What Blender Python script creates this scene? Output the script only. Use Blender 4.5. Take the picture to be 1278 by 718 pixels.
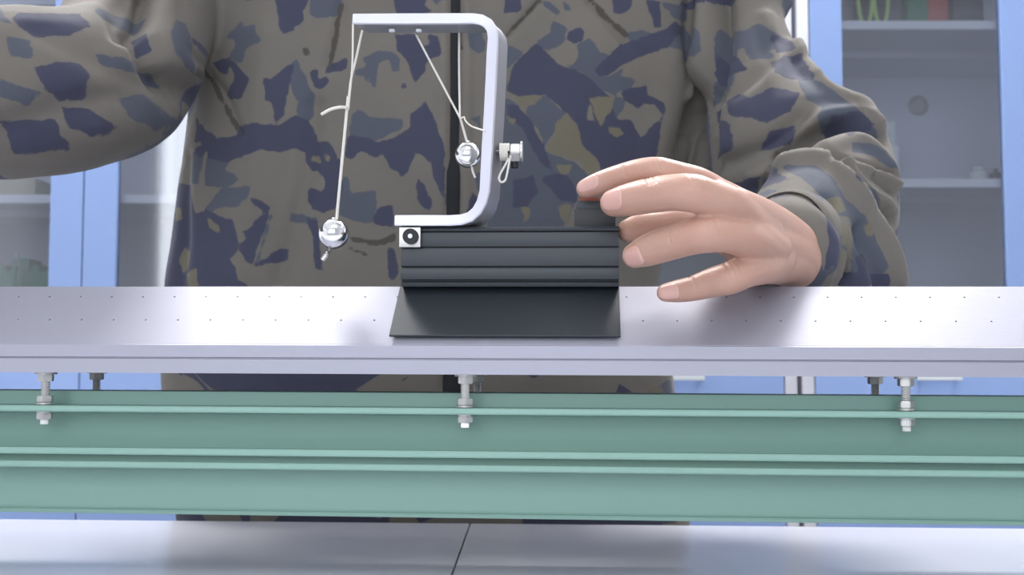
import bpy, bmesh, math, random
import numpy as np
from mathutils import Vector, Matrix, noise
R = math.radians
random.seed(7)
for o in list(bpy.data.objects): bpy.data.objects.remove(o)
sc = bpy.context.scene
COL = sc.collection

# ------------------------------------------------------------------ camera, world, lights, exposure
F = 1454.0; PITCH = math.atan(96 / F)
TZ = 0.75                                   # table top height
CAM = Vector((0, -0.8, TZ + 0.149))
cd = bpy.data.cameras.new('camera'); cam = bpy.data.objects.new('camera', cd); COL.objects.link(cam)
cam.location = CAM; cam.rotation_euler = (R(90) + PITCH, 0, 0)
cd.sensor_width = 36; cd.lens = 36 * F / 1278; cd.clip_start = 0.02
cd.dof.use_dof = True; cd.dof.focus_distance = 0.82; cd.dof.aperture_fstop = 11
sc.camera = cam
sc.view_settings.view_transform = 'Standard'; sc.view_settings.look = 'None'
sc.view_settings.exposure = 0.0; sc.view_settings.gamma = 1; sc.view_settings.use_curve_mapping = False
wd = bpy.data.worlds.new('world'); sc.world = wd; wd.use_nodes = True
wd.node_tree.nodes['Background'].inputs[0].default_value = (0.86, 0.90, 1.0, 1)
wd.node_tree.nodes['Background'].inputs[1].default_value = 0.6

def area(name, loc, sx, sy, power, rot=(0, 0, 0), color=(1, 0.97, 0.95)):
    l = bpy.data.lights.new(name, 'AREA'); l.shape = 'RECTANGLE'; l.size = sx; l.size_y = sy; l.energy = power; l.color = color
    o = bpy.data.objects.new(name, l); COL.objects.link(o); o.location = loc; o.rotation_euler = rot
    return o
PANELS = [((-0.85, 1.15, 2.72), 0.6, 0.5, 58), ((0.75, 1.15, 2.72), 0.6, 0.5, 62), ((0.2, -1.1, 2.72), 1.2, 0.6, 6)]
for i, (p, a, b, w) in enumerate(PANELS): area('ceiling_panel_light', p, a, b, w)
area('front_fill_light', (-0.6, -2.7, 1.7), 2.4, 1.3, 40, (R(90), 0, 0), (0.90, 0.94, 1.0))  # added fill light behind the camera, no window is modelled there

def W(px, py, D):
    """point on the ray through an image point at depth D along +Y from the camera"""
    u = (px - 639) / F; v = (359 - py) / F
    y = math.cos(PITCH) - v * math.sin(PITCH); z = math.sin(PITCH) + v * math.cos(PITCH)
    s = D / y
    return Vector((CAM.x + u * s, CAM.y + D, CAM.z + z * s))

# ------------------------------------------------------------------ helpers
def link(name, me, mat=None, parent=None, M=None, smooth=False):
    o = bpy.data.objects.new(name, me); COL.objects.link(o)
    if mat is not None and len(me.materials) == 0: me.materials.append(mat)
    if smooth: me.shade_smooth()
    if parent is not None:
        o.parent = parent; o.matrix_parent_inverse = Matrix.Identity(4)
    if M is not None: o.matrix_local = M
    return o
def tag(o, label=None, cat=None, group=None, kind=None):
    if label: o['label'] = label
    if cat: o['category'] = cat
    if group: o['group'] = group
    if kind: o['kind'] = kind
    return o
def empty(name, M, label=None, cat=None, group=None):
    o = bpy.data.objects.new(name, None); COL.objects.link(o); o.empty_display_size = 0.02
    o.matrix_world = M
    return tag(o, label, cat, group)
def T(x, y=None, z=None):
    return Matrix.Translation(x if y is None else (x, y, z))
def mesh_of(bm, name='mesh', smooth=None):
    bmesh.ops.recalc_face_normals(bm, faces=bm.faces[:])
    me = bpy.data.meshes.new(name); bm.to_mesh(me); bm.free()
    if smooth is not None:
        me.shade_smooth()
        try: me.set_sharp_from_angle(angle=R(smooth))
        except Exception: pass
    return me
def bm_box(bm, x0, x1, y0, y1, z0, z1, bev=0.0, M=None):
    r = bmesh.ops.create_cube(bm, size=1)
    vs = r['verts']
    for v in vs:
        v.co = Vector(((x0 + x1) / 2 + v.co.x * (x1 - x0), (y0 + y1) / 2 + v.co.y * (y1 - y0), (z0 + z1) / 2 + v.co.z * (z1 - z0)))
        if M: v.co = M @ v.co
    if bev > 0:
        es = list({e for v in vs for e in v.link_edges})
        bmesh.ops.bevel(bm, geom=es, offset=bev, segments=2, affect='EDGES', profile=0.7)
def box(name, x0, x1, y0, y1, z0, z1, mat, parent=None, bev=0.0, smooth=30, M=None):
    bm = bmesh.new(); bm_box(bm, x0, x1, y0, y1, z0, z1, bev)
    return link(name, mesh_of(bm, name, smooth), mat, parent, M)
def frame_axes(d):
    d = d.normalized(); up = Vector((0, 0, 1)) if abs(d.z) < 0.95 else Vector((0, 1, 0))
    a = d.cross(up).normalized(); b = a.cross(d).normalized()
    return a, b
def bm_tube(bm, pts, rs, n=12, cap=True, closed=False):
    pts = [Vector(p) for p in pts]
    if not hasattr(rs, '__len__'): rs = [rs] * len(pts)
    rings = []; a = None
    for i, p in enumerate(pts):
        if closed: d = pts[(i + 1) % len(pts)] - pts[i - 1]
        else: d = pts[min(i + 1, len(pts) - 1)] - pts[max(i - 1, 0)]
        d.normalize()
        if a is None: a, b = frame_axes(d)
        else:
            a = (a - d * a.dot(d)).normalized(); b = d.cross(a)
        rings.append([bm.verts.new(p + (a * math.cos(t) + b * math.sin(t)) * rs[i]) for t in [2 * math.pi * k / n for k in range(n)]])
    m = len(rings)
    for i in range(m if closed else m - 1):
        A, B = rings[i], rings[(i + 1) % m]
        for k in range(n): bm.faces.new((A[k], A[(k + 1) % n], B[(k + 1) % n], B[k]))
    if cap and not closed:
        bm.faces.new(rings[0]); bm.faces.new(rings[-1])
def tube(name, pts, r, mat, parent=None, n=12, smooth=50, closed=False, M=None):
    bm = bmesh.new(); bm_tube(bm, pts, r, n, closed=closed)
    return link(name, mesh_of(bm, name, smooth), mat, parent, M)
def spline(pts, k=8):
    """Catmull-Rom through tuples of any length"""
    P = [np.array(p, float) for p in pts]; P = [2 * P[0] - P[1]] + P + [2 * P[-1] - P[-2]]
    out = []
    for i in range(1, len(P) - 2):
        for j in range(k):
            t = j / k
            out.append(0.5 * ((2 * P[i]) + (-P[i - 1] + P[i + 1]) * t + (2 * P[i - 1] - 5 * P[i] + 4 * P[i + 1] - P[i + 2]) * t * t + (-P[i - 1] + 3 * P[i] - 3 * P[i + 1] + P[i + 2]) * t ** 3))
    out.append(P[-2]); return out
def bm_extrude_x(bm, prof, x0, x1):
    """closed profile of (y, z) extruded along x"""
    A = [bm.verts.new((x0, y, z)) for y, z in prof]; B = [bm.verts.new((x1, y, z)) for y, z in prof]
    n = len(prof)
    for k in range(n): bm.faces.new((A[k], A[(k + 1) % n], B[(k + 1) % n], B[k]))
    bm.faces.new(A); bm.faces.new(B[::-1])
def hexa(bm, c, r, h, axis='z', bev=0.0):
    rot = Matrix.Identity(4) if axis == 'z' else (Matrix.Rotation(R(90), 4, 'Y') if axis == 'x' else Matrix.Rotation(R(90), 4, 'X'))
    g = bmesh.ops.create_cone(bm, cap_ends=True, segments=6, radius1=r, radius2=r, depth=h, matrix=T(*c) @ rot @ Matrix.Rotation(R(11), 4, 'Z'))
    if bev: bmesh.ops.bevel(bm, geom=list({e for v in g['verts'] for e in v.link_edges}), offset=bev, segments=2, affect='EDGES')
def cyl(bm, c, r, h, axis='z', n=24, r2=None):
    rot = Matrix.Identity(4) if axis == 'z' else (Matrix.Rotation(R(90), 4, 'Y') if axis == 'x' else Matrix.Rotation(R(90), 4, 'X'))
    bmesh.ops.create_cone(bm, cap_ends=True, segments=n, radius1=r, radius2=r if r2 is None else r2, depth=h, matrix=T(*c) @ rot)

# ------------------------------------------------------------------ materials
def srgb(r, g, b):
    f = lambda c: (c / 255 / 12.92) if c / 255 <= 0.04045 else ((c / 255 + 0.055) / 1.055) ** 2.4
    return (f(r), f(g), f(b), 1)
def mat(name, col, rough=0.5, metal=0.0, var=0.06, scale=30, bump=0.0, bscale=200, spec=0.5, stretch=None, coat=0.0):
    m = bpy.data.materials.new(name); m.use_nodes = True; nt = m.node_tree; N = nt.nodes; L = nt.links
    p = N['Principled BSDF']; p.inputs['Roughness'].default_value = rough; p.inputs['Metallic'].default_value = metal
    p.inputs['Specular IOR Level'].default_value = spec; p.inputs['Coat Weight'].default_value = coat
    tc = N.new('ShaderNodeTexCoord'); mp = N.new('ShaderNodeMapping'); L.new(tc.outputs['Object'], mp.inputs[0])
    if stretch: mp.inputs['Scale'].default_value = stretch
    nz = N.new('ShaderNodeTexNoise'); nz.inputs['Scale'].default_value = scale; nz.inputs['Detail'].default_value = 4
    L.new(mp.outputs[0], nz.inputs['Vector'])
    mx = N.new('ShaderNodeMix'); mx.data_type = 'RGBA'
    mx.inputs[6].default_value = tuple(c * (1 - var) for c in col[:3]) + (1,)
    mx.inputs[7].default_value = tuple(min(1, c * (1 + var)) for c in col[:3]) + (1,)
    L.new(nz.outputs[0], mx.inputs[0]); L.new(mx.outputs[2], p.inputs['Base Color'])
    if bump:
        n2 = N.new('ShaderNodeTexNoise'); n2.inputs['Scale'].default_value = bscale; n2.inputs['Detail'].default_value = 3
        L.new(mp.outputs[0], n2.inputs['Vector'])
        b = N.new('ShaderNodeBump'); b.inputs['Strength'].default_value = bump; b.inputs['Distance'].default_value = 0.001
        L.new(n2.outputs[0], b.inputs['Height']); L.new(b.outputs[0], p.inputs['Normal'])
    return m
M_alu = mat('anodised_aluminium', srgb(160, 161, 174), 0.48, 0.35, 0.05, 12, 0.05, 400, stretch=(0.3, 1, 1))
M_bar = mat('bright_aluminium_channel', srgb(206, 206, 218), 0.38, 0.2, 0.03, 60)
M_green = mat('green_paint', srgb(136, 172, 160), 0.42, 0.0, 0.07, 5, 0.08, 300, stretch=(0.5, 1, 1))
M_black = mat('black_anodised', srgb(44, 50, 56), 0.42, 0.2, 0.08, 40, 0.04, 500, stretch=(0.3, 1, 1))
M_block = mat('black_plastic', srgb(30, 33, 38), 0.5)
M_rubber = mat('black_rubber', srgb(24, 24, 28), 0.6)
M_copper = mat('brown_contact', srgb(120, 62, 48), 0.5)
M_steel = mat('zinc_plated_steel', srgb(190, 190, 188), 0.34, 0.75, 0.12, 200)
M_chrome = mat('polished_steel', srgb(240, 240, 240), 0.10, 1.0, 0.02, 60)
M_cord = mat('white_cord', srgb(222, 220, 212), 0.85, 0, 0.05, 800, 0.5, 2500)
M_cabw = mat('white_cabinet_steel', srgb(214, 216, 226), 0.45, 0, 0.02, 6)
M_cabb = mat('blue_door_steel', srgb(138, 164, 214), 0.42, 0, 0.03, 4)
M_inside = mat('grey_cabinet_interior', srgb(226, 229, 242), 0.5, 0, 0.02, 5)
M_table = mat('white_laminate', srgb(206, 208, 218), 0.25, 0, 0.02, 8, 0.02, 60)
M_leg = mat('grey_steel_leg', srgb(150, 152, 158), 0.4, 0.4)
M_wall = mat('wall_paint', srgb(226, 228, 232), 0.8, 0, 0.02, 3, 0.1, 120)
M_ceil = mat('ceiling_paint', srgb(232, 232, 232), 0.9, 0, 0.02, 3)
M_floor = mat('floor_tile', srgb(178, 176, 172), 0.3, 0, 0.05, 4)
M_seam = mat('dark_zip', srgb(20, 21, 26), 0.8)
M_trouser = mat('dark_trousers', srgb(44, 46, 56), 0.85, 0, 0.1, 30, 0.3, 400)
M_hair = mat('black_hair', srgb(22, 20, 20), 0.5, 0, 0.2, 200, 0.8, 300)
M_shoe = mat('black_shoe', srgb(28, 28, 30), 0.4)
M_greenbox = mat('green_plastic', srgb(40, 120, 92), 0.5)
M_red = mat('red_cover', srgb(176, 76, 74), 0.5)
M_dark = mat('dark_grey_case', srgb(84, 88, 104), 0.5)
M_white = mat('white_card', srgb(226, 232, 236), 0.6)
M_lime = mat('lime_plastic', srgb(176, 214, 120), 0.45)
M_tan = mat('tan_card', srgb(190, 182, 160), 0.6)
M_eye = mat('eye_white', srgb(230, 228, 224), 0.2)
def glass_mat(name, tint, refl=0.32):
    m = bpy.data.materials.new(name); m.use_nodes = True; nt = m.node_tree; N = nt.nodes; L = nt.links
    N.remove(N['Principled BSDF']); out = N['Material Output']
    t = N.new('ShaderNodeBsdfTransparent'); t.inputs[0].default_value = tint
    g = N.new('ShaderNodeBsdfGlossy'); g.inputs['Roughness'].default_value = 0.05
    fr = N.new('ShaderNodeFresnel'); fr.inputs['IOR'].default_value = 1.5
    ma = N.new('ShaderNodeMath'); ma.operation = 'ADD'; ma.inputs[1].default_value = refl * 0.3; L.new(fr.outputs[0], ma.inputs[0])
    mx = N.new('ShaderNodeMixShader'); L.new(ma.outputs[0], mx.inputs[0]); L.new(t.outputs[0], mx.inputs[1]); L.new(g.outputs[0], mx.inputs[2])
    L.new(mx.outputs[0], out.inputs[0]); return m
M_glass = glass_mat('cabinet_glass', (0.90, 0.92, 0.95, 1))
def skin_mat(name, col, sss=0.12, rough=0.42, mott=0.5):
    m = bpy.data.materials.new(name); m.use_nodes = True; nt = m.node_tree; N = nt.nodes; L = nt.links
    p = N['Principled BSDF']; p.inputs['Roughness'].default_value = rough
    p.inputs['Subsurface Weight'].default_value = sss; p.inputs['Subsurface Scale'].default_value = 0.006
    p.inputs['Subsurface Radius'].default_value = (1, 0.35, 0.2)
    tc = N.new('ShaderNodeTexCoord')
    n1 = N.new('ShaderNodeTexNoise'); n1.inputs['Scale'].default_value = 55; n1.inputs['Detail'].default_value = 5; L.new(tc.outputs['Object'], n1.inputs[0])
    mx = N.new('ShaderNodeMix'); mx.data_type = 'RGBA'
    mx.inputs[6].default_value = tuple(c * k for c, k in zip(col[:3], (1.03, 1.07, 1.06))) + (1,)
    mx.inputs[7].default_value = tuple(c * k for c, k in zip(col[:3], (1.0, 0.90, 0.88))) + (1,)
    L.new(n1.outputs[0], mx.inputs[0]); L.new(mx.outputs[2], p.inputs['Base Color'])
    vo = N.new('ShaderNodeTexVoronoi'); vo.inputs['Scale'].default_value = 900; L.new(tc.outputs['Object'], vo.inputs[0])
    n2 = N.new('ShaderNodeTexNoise'); n2.inputs['Scale'].default_value = 260; n2.inputs['Detail'].default_value = 4; L.new(tc.outputs['Object'], n2.inputs[0])
    ad = N.new('ShaderNodeMath'); ad.operation = 'ADD'; L.new(vo.outputs[0], ad.inputs[0]); L.new(n2.outputs[0], ad.inputs[1])
    b = N.new('ShaderNodeBump'); b.inputs['Strength'].default_value = mott * 0.35; b.inputs['Distance'].default_value = 0.0006
    L.new(ad.outputs[0], b.inputs['Height']); L.new(b.outputs[0], p.inputs['Normal'])
    return m
M_skin = skin_mat('skin', srgb(184, 147, 131))
M_nail = skin_mat('fingernail', srgb(204, 164, 155), 0.1, 0.28, 0.0)

# camouflage cloth: printed patches and dark marks carried by mesh attributes, noise print elsewhere
def camo_mat():
    m = bpy.data.materials.new('camouflage_cloth'); m.use_nodes = True; nt = m.node_tree; N = nt.nodes; L = nt.links
    p = N['Principled BSDF']; p.inputs['Roughness'].default_value = 0.8; p.inputs['Specular IOR Level'].default_value = 0.2
    p.inputs['Sheen Weight'].default_value = 0.08
    tc = N.new('ShaderNodeTexCoord')
    def math_(op, a, b=None, c=None):
        n = N.new('ShaderNodeMath'); n.operation = op
        for i, v in enumerate((a, b, c)):
            if v is None: continue
            if isinstance(v, (int, float)): n.inputs[i].default_value = v
            else: L.new(v, n.inputs[i])
        return n.outputs[0]
    # jagged offset shared by all edges
    jz = N.new('ShaderNodeTexNoise'); jz.inputs['Scale'].default_value = 90; jz.inputs['Detail'].default_value = 3; L.new(tc.outputs['Object'], jz.inputs[0])
    jag = math_('MULTIPLY', math_('SUBTRACT', jz.outputs[0], 0.5), 0.0065)
    at_w = N.new('ShaderNodeAttribute'); at_w.attribute_name = 'print_weight'
    def mask(attr, off, thr, sc_):
        a = N.new('ShaderNodeAttribute'); a.attribute_name = attr
        mp = N.new('ShaderNodeMapping'); mp.inputs['Location'].default_value = (off, off * 2.3, off * 0.7); mp.inputs['Scale'].default_value = (1, 1, 1.15); L.new(tc.outputs['Object'], mp.inputs[0])
        vz = N.new('ShaderNodeTexVoronoi'); vz.inputs['Scale'].default_value = sc_ * 3.2; L.new(mp.outputs[0], vz.inputs[0])
        nz = N.new('ShaderNodeTexNoise'); nz.inputs['Scale'].default_value = sc_; nz.inputs['Detail'].default_value = 1.2
        vm = N.new('ShaderNodeVectorMath'); vm.operation = 'MULTIPLY_ADD'; vm.inputs[1].default_value = (0.03, 0.03, 0.03)
        L.new(vz.outputs['Color'], vm.inputs[0]); L.new(mp.outputs[0], vm.inputs[2]); L.new(vm.outputs[0], nz.inputs[0])
        proc = math_('SUBTRACT', nz.outputs[0], thr)
        painted = math_('ADD', a.outputs['Fac'], jag)
        g1 = math_('GREATER_THAN', proc, 0.0)
        pn = N.new('ShaderNodeMapRange'); pn.inputs['From Min'].default_value = -0.0006; pn.inputs['From Max'].default_value = 0.0006; L.new(painted, pn.inputs['Value'])
        wq = math_('GREATER_THAN', at_w.outputs['Fac'], 0.5)
        mx = N.new('ShaderNodeMix'); L.new(wq, mx.inputs[0]); L.new(g1, mx.inputs[2]); L.new(pn.outputs[0], mx.inputs[3])
        return mx.outputs[0]
    base = N.new('ShaderNodeTexNoise'); base.inputs['Scale'].default_value = 14; base.inputs['Detail'].default_value = 3; L.new(tc.outputs['Object'], base.inputs[0])
    b0 = N.new('ShaderNodeMix'); b0.data_type = 'RGBA'; b0.inputs[6].default_value = tuple(c * 0.86 for c in srgb(122, 117, 110)[:3]) + (1,); b0.inputs[7].default_value = tuple(c * 0.86 for c in srgb(108, 105, 100)[:3]) + (1,); L.new(base.outputs[0], b0.inputs[0])
    cur = b0.outputs[2]
    dk = lambda r, g, b: tuple(c * 0.86 for c in srgb(r, g, b)[:3]) + (1,)
    for attr, off, thr, s_, c in (('print_slate', 3.1, 0.54, 9, dk(84, 89, 101)), ('print_navy', 7.7, 0.55, 8, dk(69, 71, 90)), ('print_olive', 1.3, 0.70, 16, dk(112, 108, 94)), ('dark_marks', 9.2, 0.80, 20, dk(80, 77, 72))):
        mx = N.new('ShaderNodeMix'); mx.data_type = 'RGBA'; L.new(mask(attr, off, thr, s_), mx.inputs[0]); L.new(cur, mx.inputs[6]); mx.inputs[7].default_value = c; cur = mx.outputs[2]
    L.new(cur, p.inputs['Base Color'])
    w = N.new('ShaderNodeTexNoise'); w.inputs['Scale'].default_value = 1400; L.new(tc.outputs['Object'], w.inputs[0])
    w2 = N.new('ShaderNodeTexNoise'); w2.inputs['Scale'].default_value = 22; w2.inputs['Detail'].default_value = 3; L.new(tc.outputs['Object'], w2.inputs[0])
    hh = math_('ADD', math_('MULTIPLY', w.outputs[0], 0.03), w2.outputs[0])
    b = N.new('ShaderNodeBump'); b.inputs['Strength'].default_value = 0.35; b.inputs['Distance'].default_value = 0.006
    L.new(hh, b.inputs['Height']); L.new(b.outputs[0], p.inputs['Normal'])
    return m
M_camo = camo_mat()

# ------------------------------------------------------------------ room
XL, XR, YB, YF, H = -2.4, 2.6, 1.68, -2.9, 2.8
def struct(o): o['kind'] = 'structure'; return o
fl = struct(box('floor', XL, XR, YF, YB, -0.06, 0, M_floor))
struct(box('ceiling', XL, XR, YF, YB, H, H + 0.06, M_ceil))
struct(box('wall_back', XL - 0.1, XR + 0.1, YB, YB + 0.1, -0.06, H + 0.06, M_wall))
struct(box('wall_left', XL - 0.1, XL, YF, YB, -0.06, H + 0.06, M_wall))
struct(box('wall_right', XR, XR + 0.1, YF, YB, -0.06, H + 0.06, M_wall))
struct(box('baseboard_back', XL, XR, YB - 0.012, YB, 0, 0.09, M_cabw))
M_lamp = bpy.data.materials.new('lamp_diffuser'); M_lamp.use_nodes = True
M_lamp.node_tree.nodes['Principled BSDF'].inputs['Emission Color'].default_value = (1, 0.98, 0.95, 1)
M_lamp.node_tree.nodes['Principled BSDF'].inputs['Emission Strength'].default_value = 2.5
for i, (p, a, b, w) in enumerate(PANELS):
    t = empty('ceiling_lamp', T(p[0], p[1], H - 0.03), ('flat white ceiling lamp panel above the left cabinet', 'flat white ceiling lamp panel above the right cabinet', 'flat white ceiling lamp panel above the near side of the table')[i], 'lamp')
    box('lamp_housing', -a / 2 - 0.02, a / 2 + 0.02, -b / 2 - 0.02, b / 2 + 0.02, -0.01, 0.03, M_cabw, t)
    box('diffuser', -a / 2, a / 2, -b / 2, b / 2, -0.014, -0.01, M_lamp, t)

# ------------------------------------------------------------------ cabinets
YC = 1.2                                        # front plane of the cabinets (depth 2.0)
CW, CD = 0.815, 0.44
zr = lambda py, D=2.0: W(639, py, D).z
def cabinet(xc, label, shelves, seed):
    t = empty('storage_cabinet', T(xc, YC, 0), label, 'cabinet', 'blue and white storage cabinets along the back wall')
    h = CW / 2; top = 1.95; mid0, mid1 = 0.925, 0.955
    for s in (-1, 1):
        x0, x1 = (-h, -h + 0.0205) if s < 0 else (h - 0.0205, h)
        box('side_panel', x0, x1, 0, CD, 0.04, top, M_cabw, t, 0.0015)
    box('back_panel', -h + 0.02, h - 0.02, CD - 0.012, CD, 0.04, top, M_inside, t)
    box('top_panel', -h + 0.02, h - 0.02, 0.0, CD - 0.012, top - 0.03, top, M_cabw, t)
    box('plinth', -h + 0.02, h - 0.02, 0.03, CD - 0.012, 0.0, 0.07, M_cabw, t)
    box('middle_board', -h + 0.02, h - 0.02, 0.022, CD - 0.012, mid0, mid1, M_inside, t)
    for zf in shelves:
        bm = bmesh.new()
        bm_box(bm, -h + 0.021, h - 0.021, 0.03, CD - 0.013, zf - 0.002, zf)          # sheet shelf with folded lips
        bm_box(bm, -h + 0.021, h - 0.021, 0.028, 0.030, zf - 0.0150, zf)
        bm_box(bm, -h + 0.021, h - 0.021, 0.030, 0.048, zf - 0.0150, zf - 0.0135)
        bm_box(bm, -h + 0.021, h - 0.021, 0.225, 0.240, zf - 0.014, zf - 0.002)
        link('shelf', mesh_of(bm, 'shelf'), M_inside, t)
    for s in (-1, 1):
        x0, x1 = (-h + 0.0225, -0.0012) if s < 0 else (0.0012, h - 0.0225)
        st = 0.056 if True else 0
        stc = 0.049 if seed else 0.056
        xi0, xi1 = (x0 + st, x1 - stc) if s < 0 else (x0 + stc, x1 - st)
        z0, z1 = 0.958, top - 0.035
        bm = bmesh.new()
        bm_box(bm, x0, xi0, 0, 0.02, z0, z1, 0.001); bm_box(bm, xi1, x1, 0, 0.02, z0, z1, 0.001)
        bm_box(bm, xi0, xi1, 0, 0.02, z0, z0 + 0.05); bm_box(bm, xi0, xi1, 0, 0.02, z1 - 0.05, z1)
        d = link('glass_door', mesh_of(bm, 'glass_door'), M_cabb, t)
        box('pane', xi0 - 0.003, xi1 + 0.003, 0.009, 0.013, z0 + 0.046, z1 - 0.046, M_glass, d)
        box('handle', (xi1 + x1) / 2 - 0.006 if s < 0 else (x0 + xi0) / 2 - 0.006, (xi1 + x1) / 2 + 0.006 if s < 0 else (x0 + xi0) / 2 + 0.006, -0.016, 0.0, 1.62, 1.76, M_cabw, d, 0.003)
        d2 = box('lower_door', x0, x1, 0, 0.02, 0.075, 0.922, M_cabb, t, 0.001)
        xm = (x0 + x1) / 2 + 0.016
        bm = bmesh.new(); bm_box(bm, xm - 0.038, xm + 0.038, -0.016, -0.012, 0.872, 0.8845, 0.0015)
        for q in (-0.03, 0.03): bm_box(bm, xm + q - 0.004, xm + q + 0.004, -0.012, 0.0, 0.874, 0.882)
        link('door_handle', mesh_of(bm, 'door_handle'), M_white, d2)
    return t
zA = zr(20); zB = zr(220)
zL = zr(240)
cabinet(-0.741, 'cabinet with paired blue doors at the left edge, green rack inside', [zL, 1.55], 0)
cabinet(0.0805, 'middle cabinet mostly hidden behind the person in the camouflage jacket', [zL, 1.55], 0)
cabinet(0.9045, 'right-hand cabinet with boxes, a glass jar and folders behind glass', [zB, zA], 1)

# things in the cabinets
def thing_box(name, px0, px1, pyb, pyt, D, dep, m, label, cat, base=None, bev=0.002, group=None):
    a = W(px0, pyb, D); b = W(px1, pyt, D); z0 = a.z if base is None else base
    o = box(name, 0, b.x - a.x, 0, dep, 0, b.z - z0, m, None, bev, M=T(a.x, a.y, z0))
    return tag(o, label, cat, group)
# right cabinet, middle shelf
zs = zB
def carton(px0, px1, pyt, D, label, m):
    a = W(px0, 200, D); b = W(px1, pyt, D); w = b.x - a.x; hh = b.z - zs
    t = empty('carton', T(a.x, a.y, zs), label, 'box')
    box('carton_body', 0, w, 0, 0.06, 0, hh * 0.82, m, t, 0.001)
    box('carton_lid', -0.001, w + 0.001, -0.001, 0.061, hh * 0.80, hh, M_tan if m is M_tan else m, t, 0.001)
carton(1086, 1121, 182, 2.09, 'short white carton in front on the middle shelf of the right cabinet', M_white)
carton(1070, 1116, 152, 2.20, 'taller pale carton behind the short white one, middle shelf', M_white)
def lathe(bm, prof, c=(0, 0, 0), n=24):
    rings = [[bm.verts.new((c[0] + r * math.cos(2 * math.pi * k / n), c[1] + r * math.sin(2 * math.pi * k / n), c[2] + z)) for k in range(n)] for r, z in prof]
    for A, B in zip(rings, rings[1:]):
        for k in range(n): bm.faces.new((A[k], A[(k + 1) % n], B[(k + 1) % n], B[k]))
    bm.faces.new(rings[0]); bm.faces.new(rings[-1])
p = W(1221, 217, 2.12)
t = empty('glass_jar', T(p.x, p.y, zs), 'small clear glass jar on the middle shelf of the right cabinet', 'jar')
bm = bmesh.new(); lathe(bm, [(0.017, 0), (0.020, 0.003), (0.020, 0.026), (0.014, 0.030)]); link('jar_body', mesh_of(bm, 'jar', 40), M_white, t)
bm = bmesh.new(); lathe(bm, [(0.014, 0.0302), (0.014, 0.036), (0.011, 0.038)]); link('jar_lid', mesh_of(bm, 'lid', 40), M_cabw, t)
p = W(1243, 217, 2.10)
t = empty('weight_stand', T(p.x, p.y, zs), 'dark stepped metal weight beside the glass jar', 'weight')
bm = bmesh.new(); lathe(bm, [(0.016, 0), (0.016, 0.012), (0.011, 0.0125), (0.011, 0.022), (0.005, 0.0225), (0.004, 0.03)]); link('weight_body', mesh_of(bm, 'w', 40), M_dark, t)
p = W(1146, 132, 2.425)
bm = bmesh.new(); lathe(bm, [(0.021, -0.002), (0.021, 0.003), (0.016, 0.006), (0.014, 0.003)])
o = link('round_hook_plate', mesh_of(bm, 'grommet', 40), M_steel, None, T(p.x, YC + CD - 0.0145, p.z) @ Matrix.Rotation(R(90), 4, 'X'), True)
tag(o, 'round metal plate fixed to the back of the right cabinet', 'fitting')
# right cabinet, top shelf: folders, tubing
x = W(1104, 10, 2.12)
for nm, p0, p1, m, dd, lb in (('binder', 1104, 1126, M_dark, 0.02, 'dark grey binder on the upper shelf of the right cabinet'),
                         ('binder', 1133, 1158, M_greenbox, 0, 'green binder on the upper shelf next to the red one'),
                         ('binder', 1158.5, 1184, M_red, 0.0, 'red binder on the upper shelf next to the green one'),
                         ('storage_case', 1190, 1228, M_dark, 0.03, 'grey storage case right of the red binder')):
    a = W(p0, 20, 2.12 + dd); b = W(p1, 20, 2.12 + dd); hh = {'binder': 0.25, 'storage_case': 0.2}[nm]
    t = empty(nm, T(a.x, a.y, zA), lb, 'binder' if nm == 'binder' else 'case')
    w = b.x - a.x
    box('cover', 0, w, 0, 0.2, 0, hh, m, t, 0.003)
    box('spine_label' if nm == 'binder' else 'latch', w * 0.2, w * 0.8, -0.001, 0.0, hh * 0.55, hh * 0.8, M_white, t)
for k, pxx in enumerate((1080, 1100)):
    a = W(pxx, 20, 2.08)
    bm = bmesh.new(); bm_tube(bm, [(math.sin(t_) * 0.035 * (1 if k else -1) * (0.4 if t_ < 9 else 1), 0, 0.004 + 0.075 * (1 - math.cos(t_))) for t_ in [0.15 + j * 2 * math.pi / 26 for j in range(26)]], 0.0035, 10, closed=True)
    o = link('tube_loop', mesh_of(bm, 'loop', 60), M_lime, None, T(a.x, a.y, zA), True)
    tag(o, ('left lime green plastic loop on the upper shelf of the right cabinet', 'right lime green plastic loop, nearer the green binder')[k], 'tubing')
# left cabinet: green rack at the bottom, tall items on the shelf
zb = 0.955
a = W(-40, 350, 2.1); b = W(61, 337, 2.1)
t = empty('bottle_rack', T(a.x, a.y, zb), 'green plastic rack at the bottom of the left cabinet', 'rack')
ztop = W(0, 339, 2.1).z - zb
bm = bmesh.new(); wx = b.x - a.x
bm_box(bm, 0, wx, 0, 0.004, 0, ztop); bm_box(bm, 0, wx, 0.1, 0.104, 0, ztop); bm_box(bm, 0, 0.004, 0.004, 0.1, 0, ztop); bm_box(bm, wx - 0.004, wx, 0.004, 0.1, 0, ztop)
link('rack_tray', mesh_of(bm, 'tray'), M_greenbox, t)
for k in range(7):
    xx = 0.012 + k * (wx - 0.024) / 6; bm = bmesh.new(); hh = ztop + (0.026 if k in (4,) else 0.006 + 0.004 * (k % 3))
    bm_box(bm, xx - 0.007, xx + 0.007, 0.02, 0.08, 0, hh, 0.001); link('rack_slot', mesh_of(bm, 'slot'), M_greenbox, t)
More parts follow.
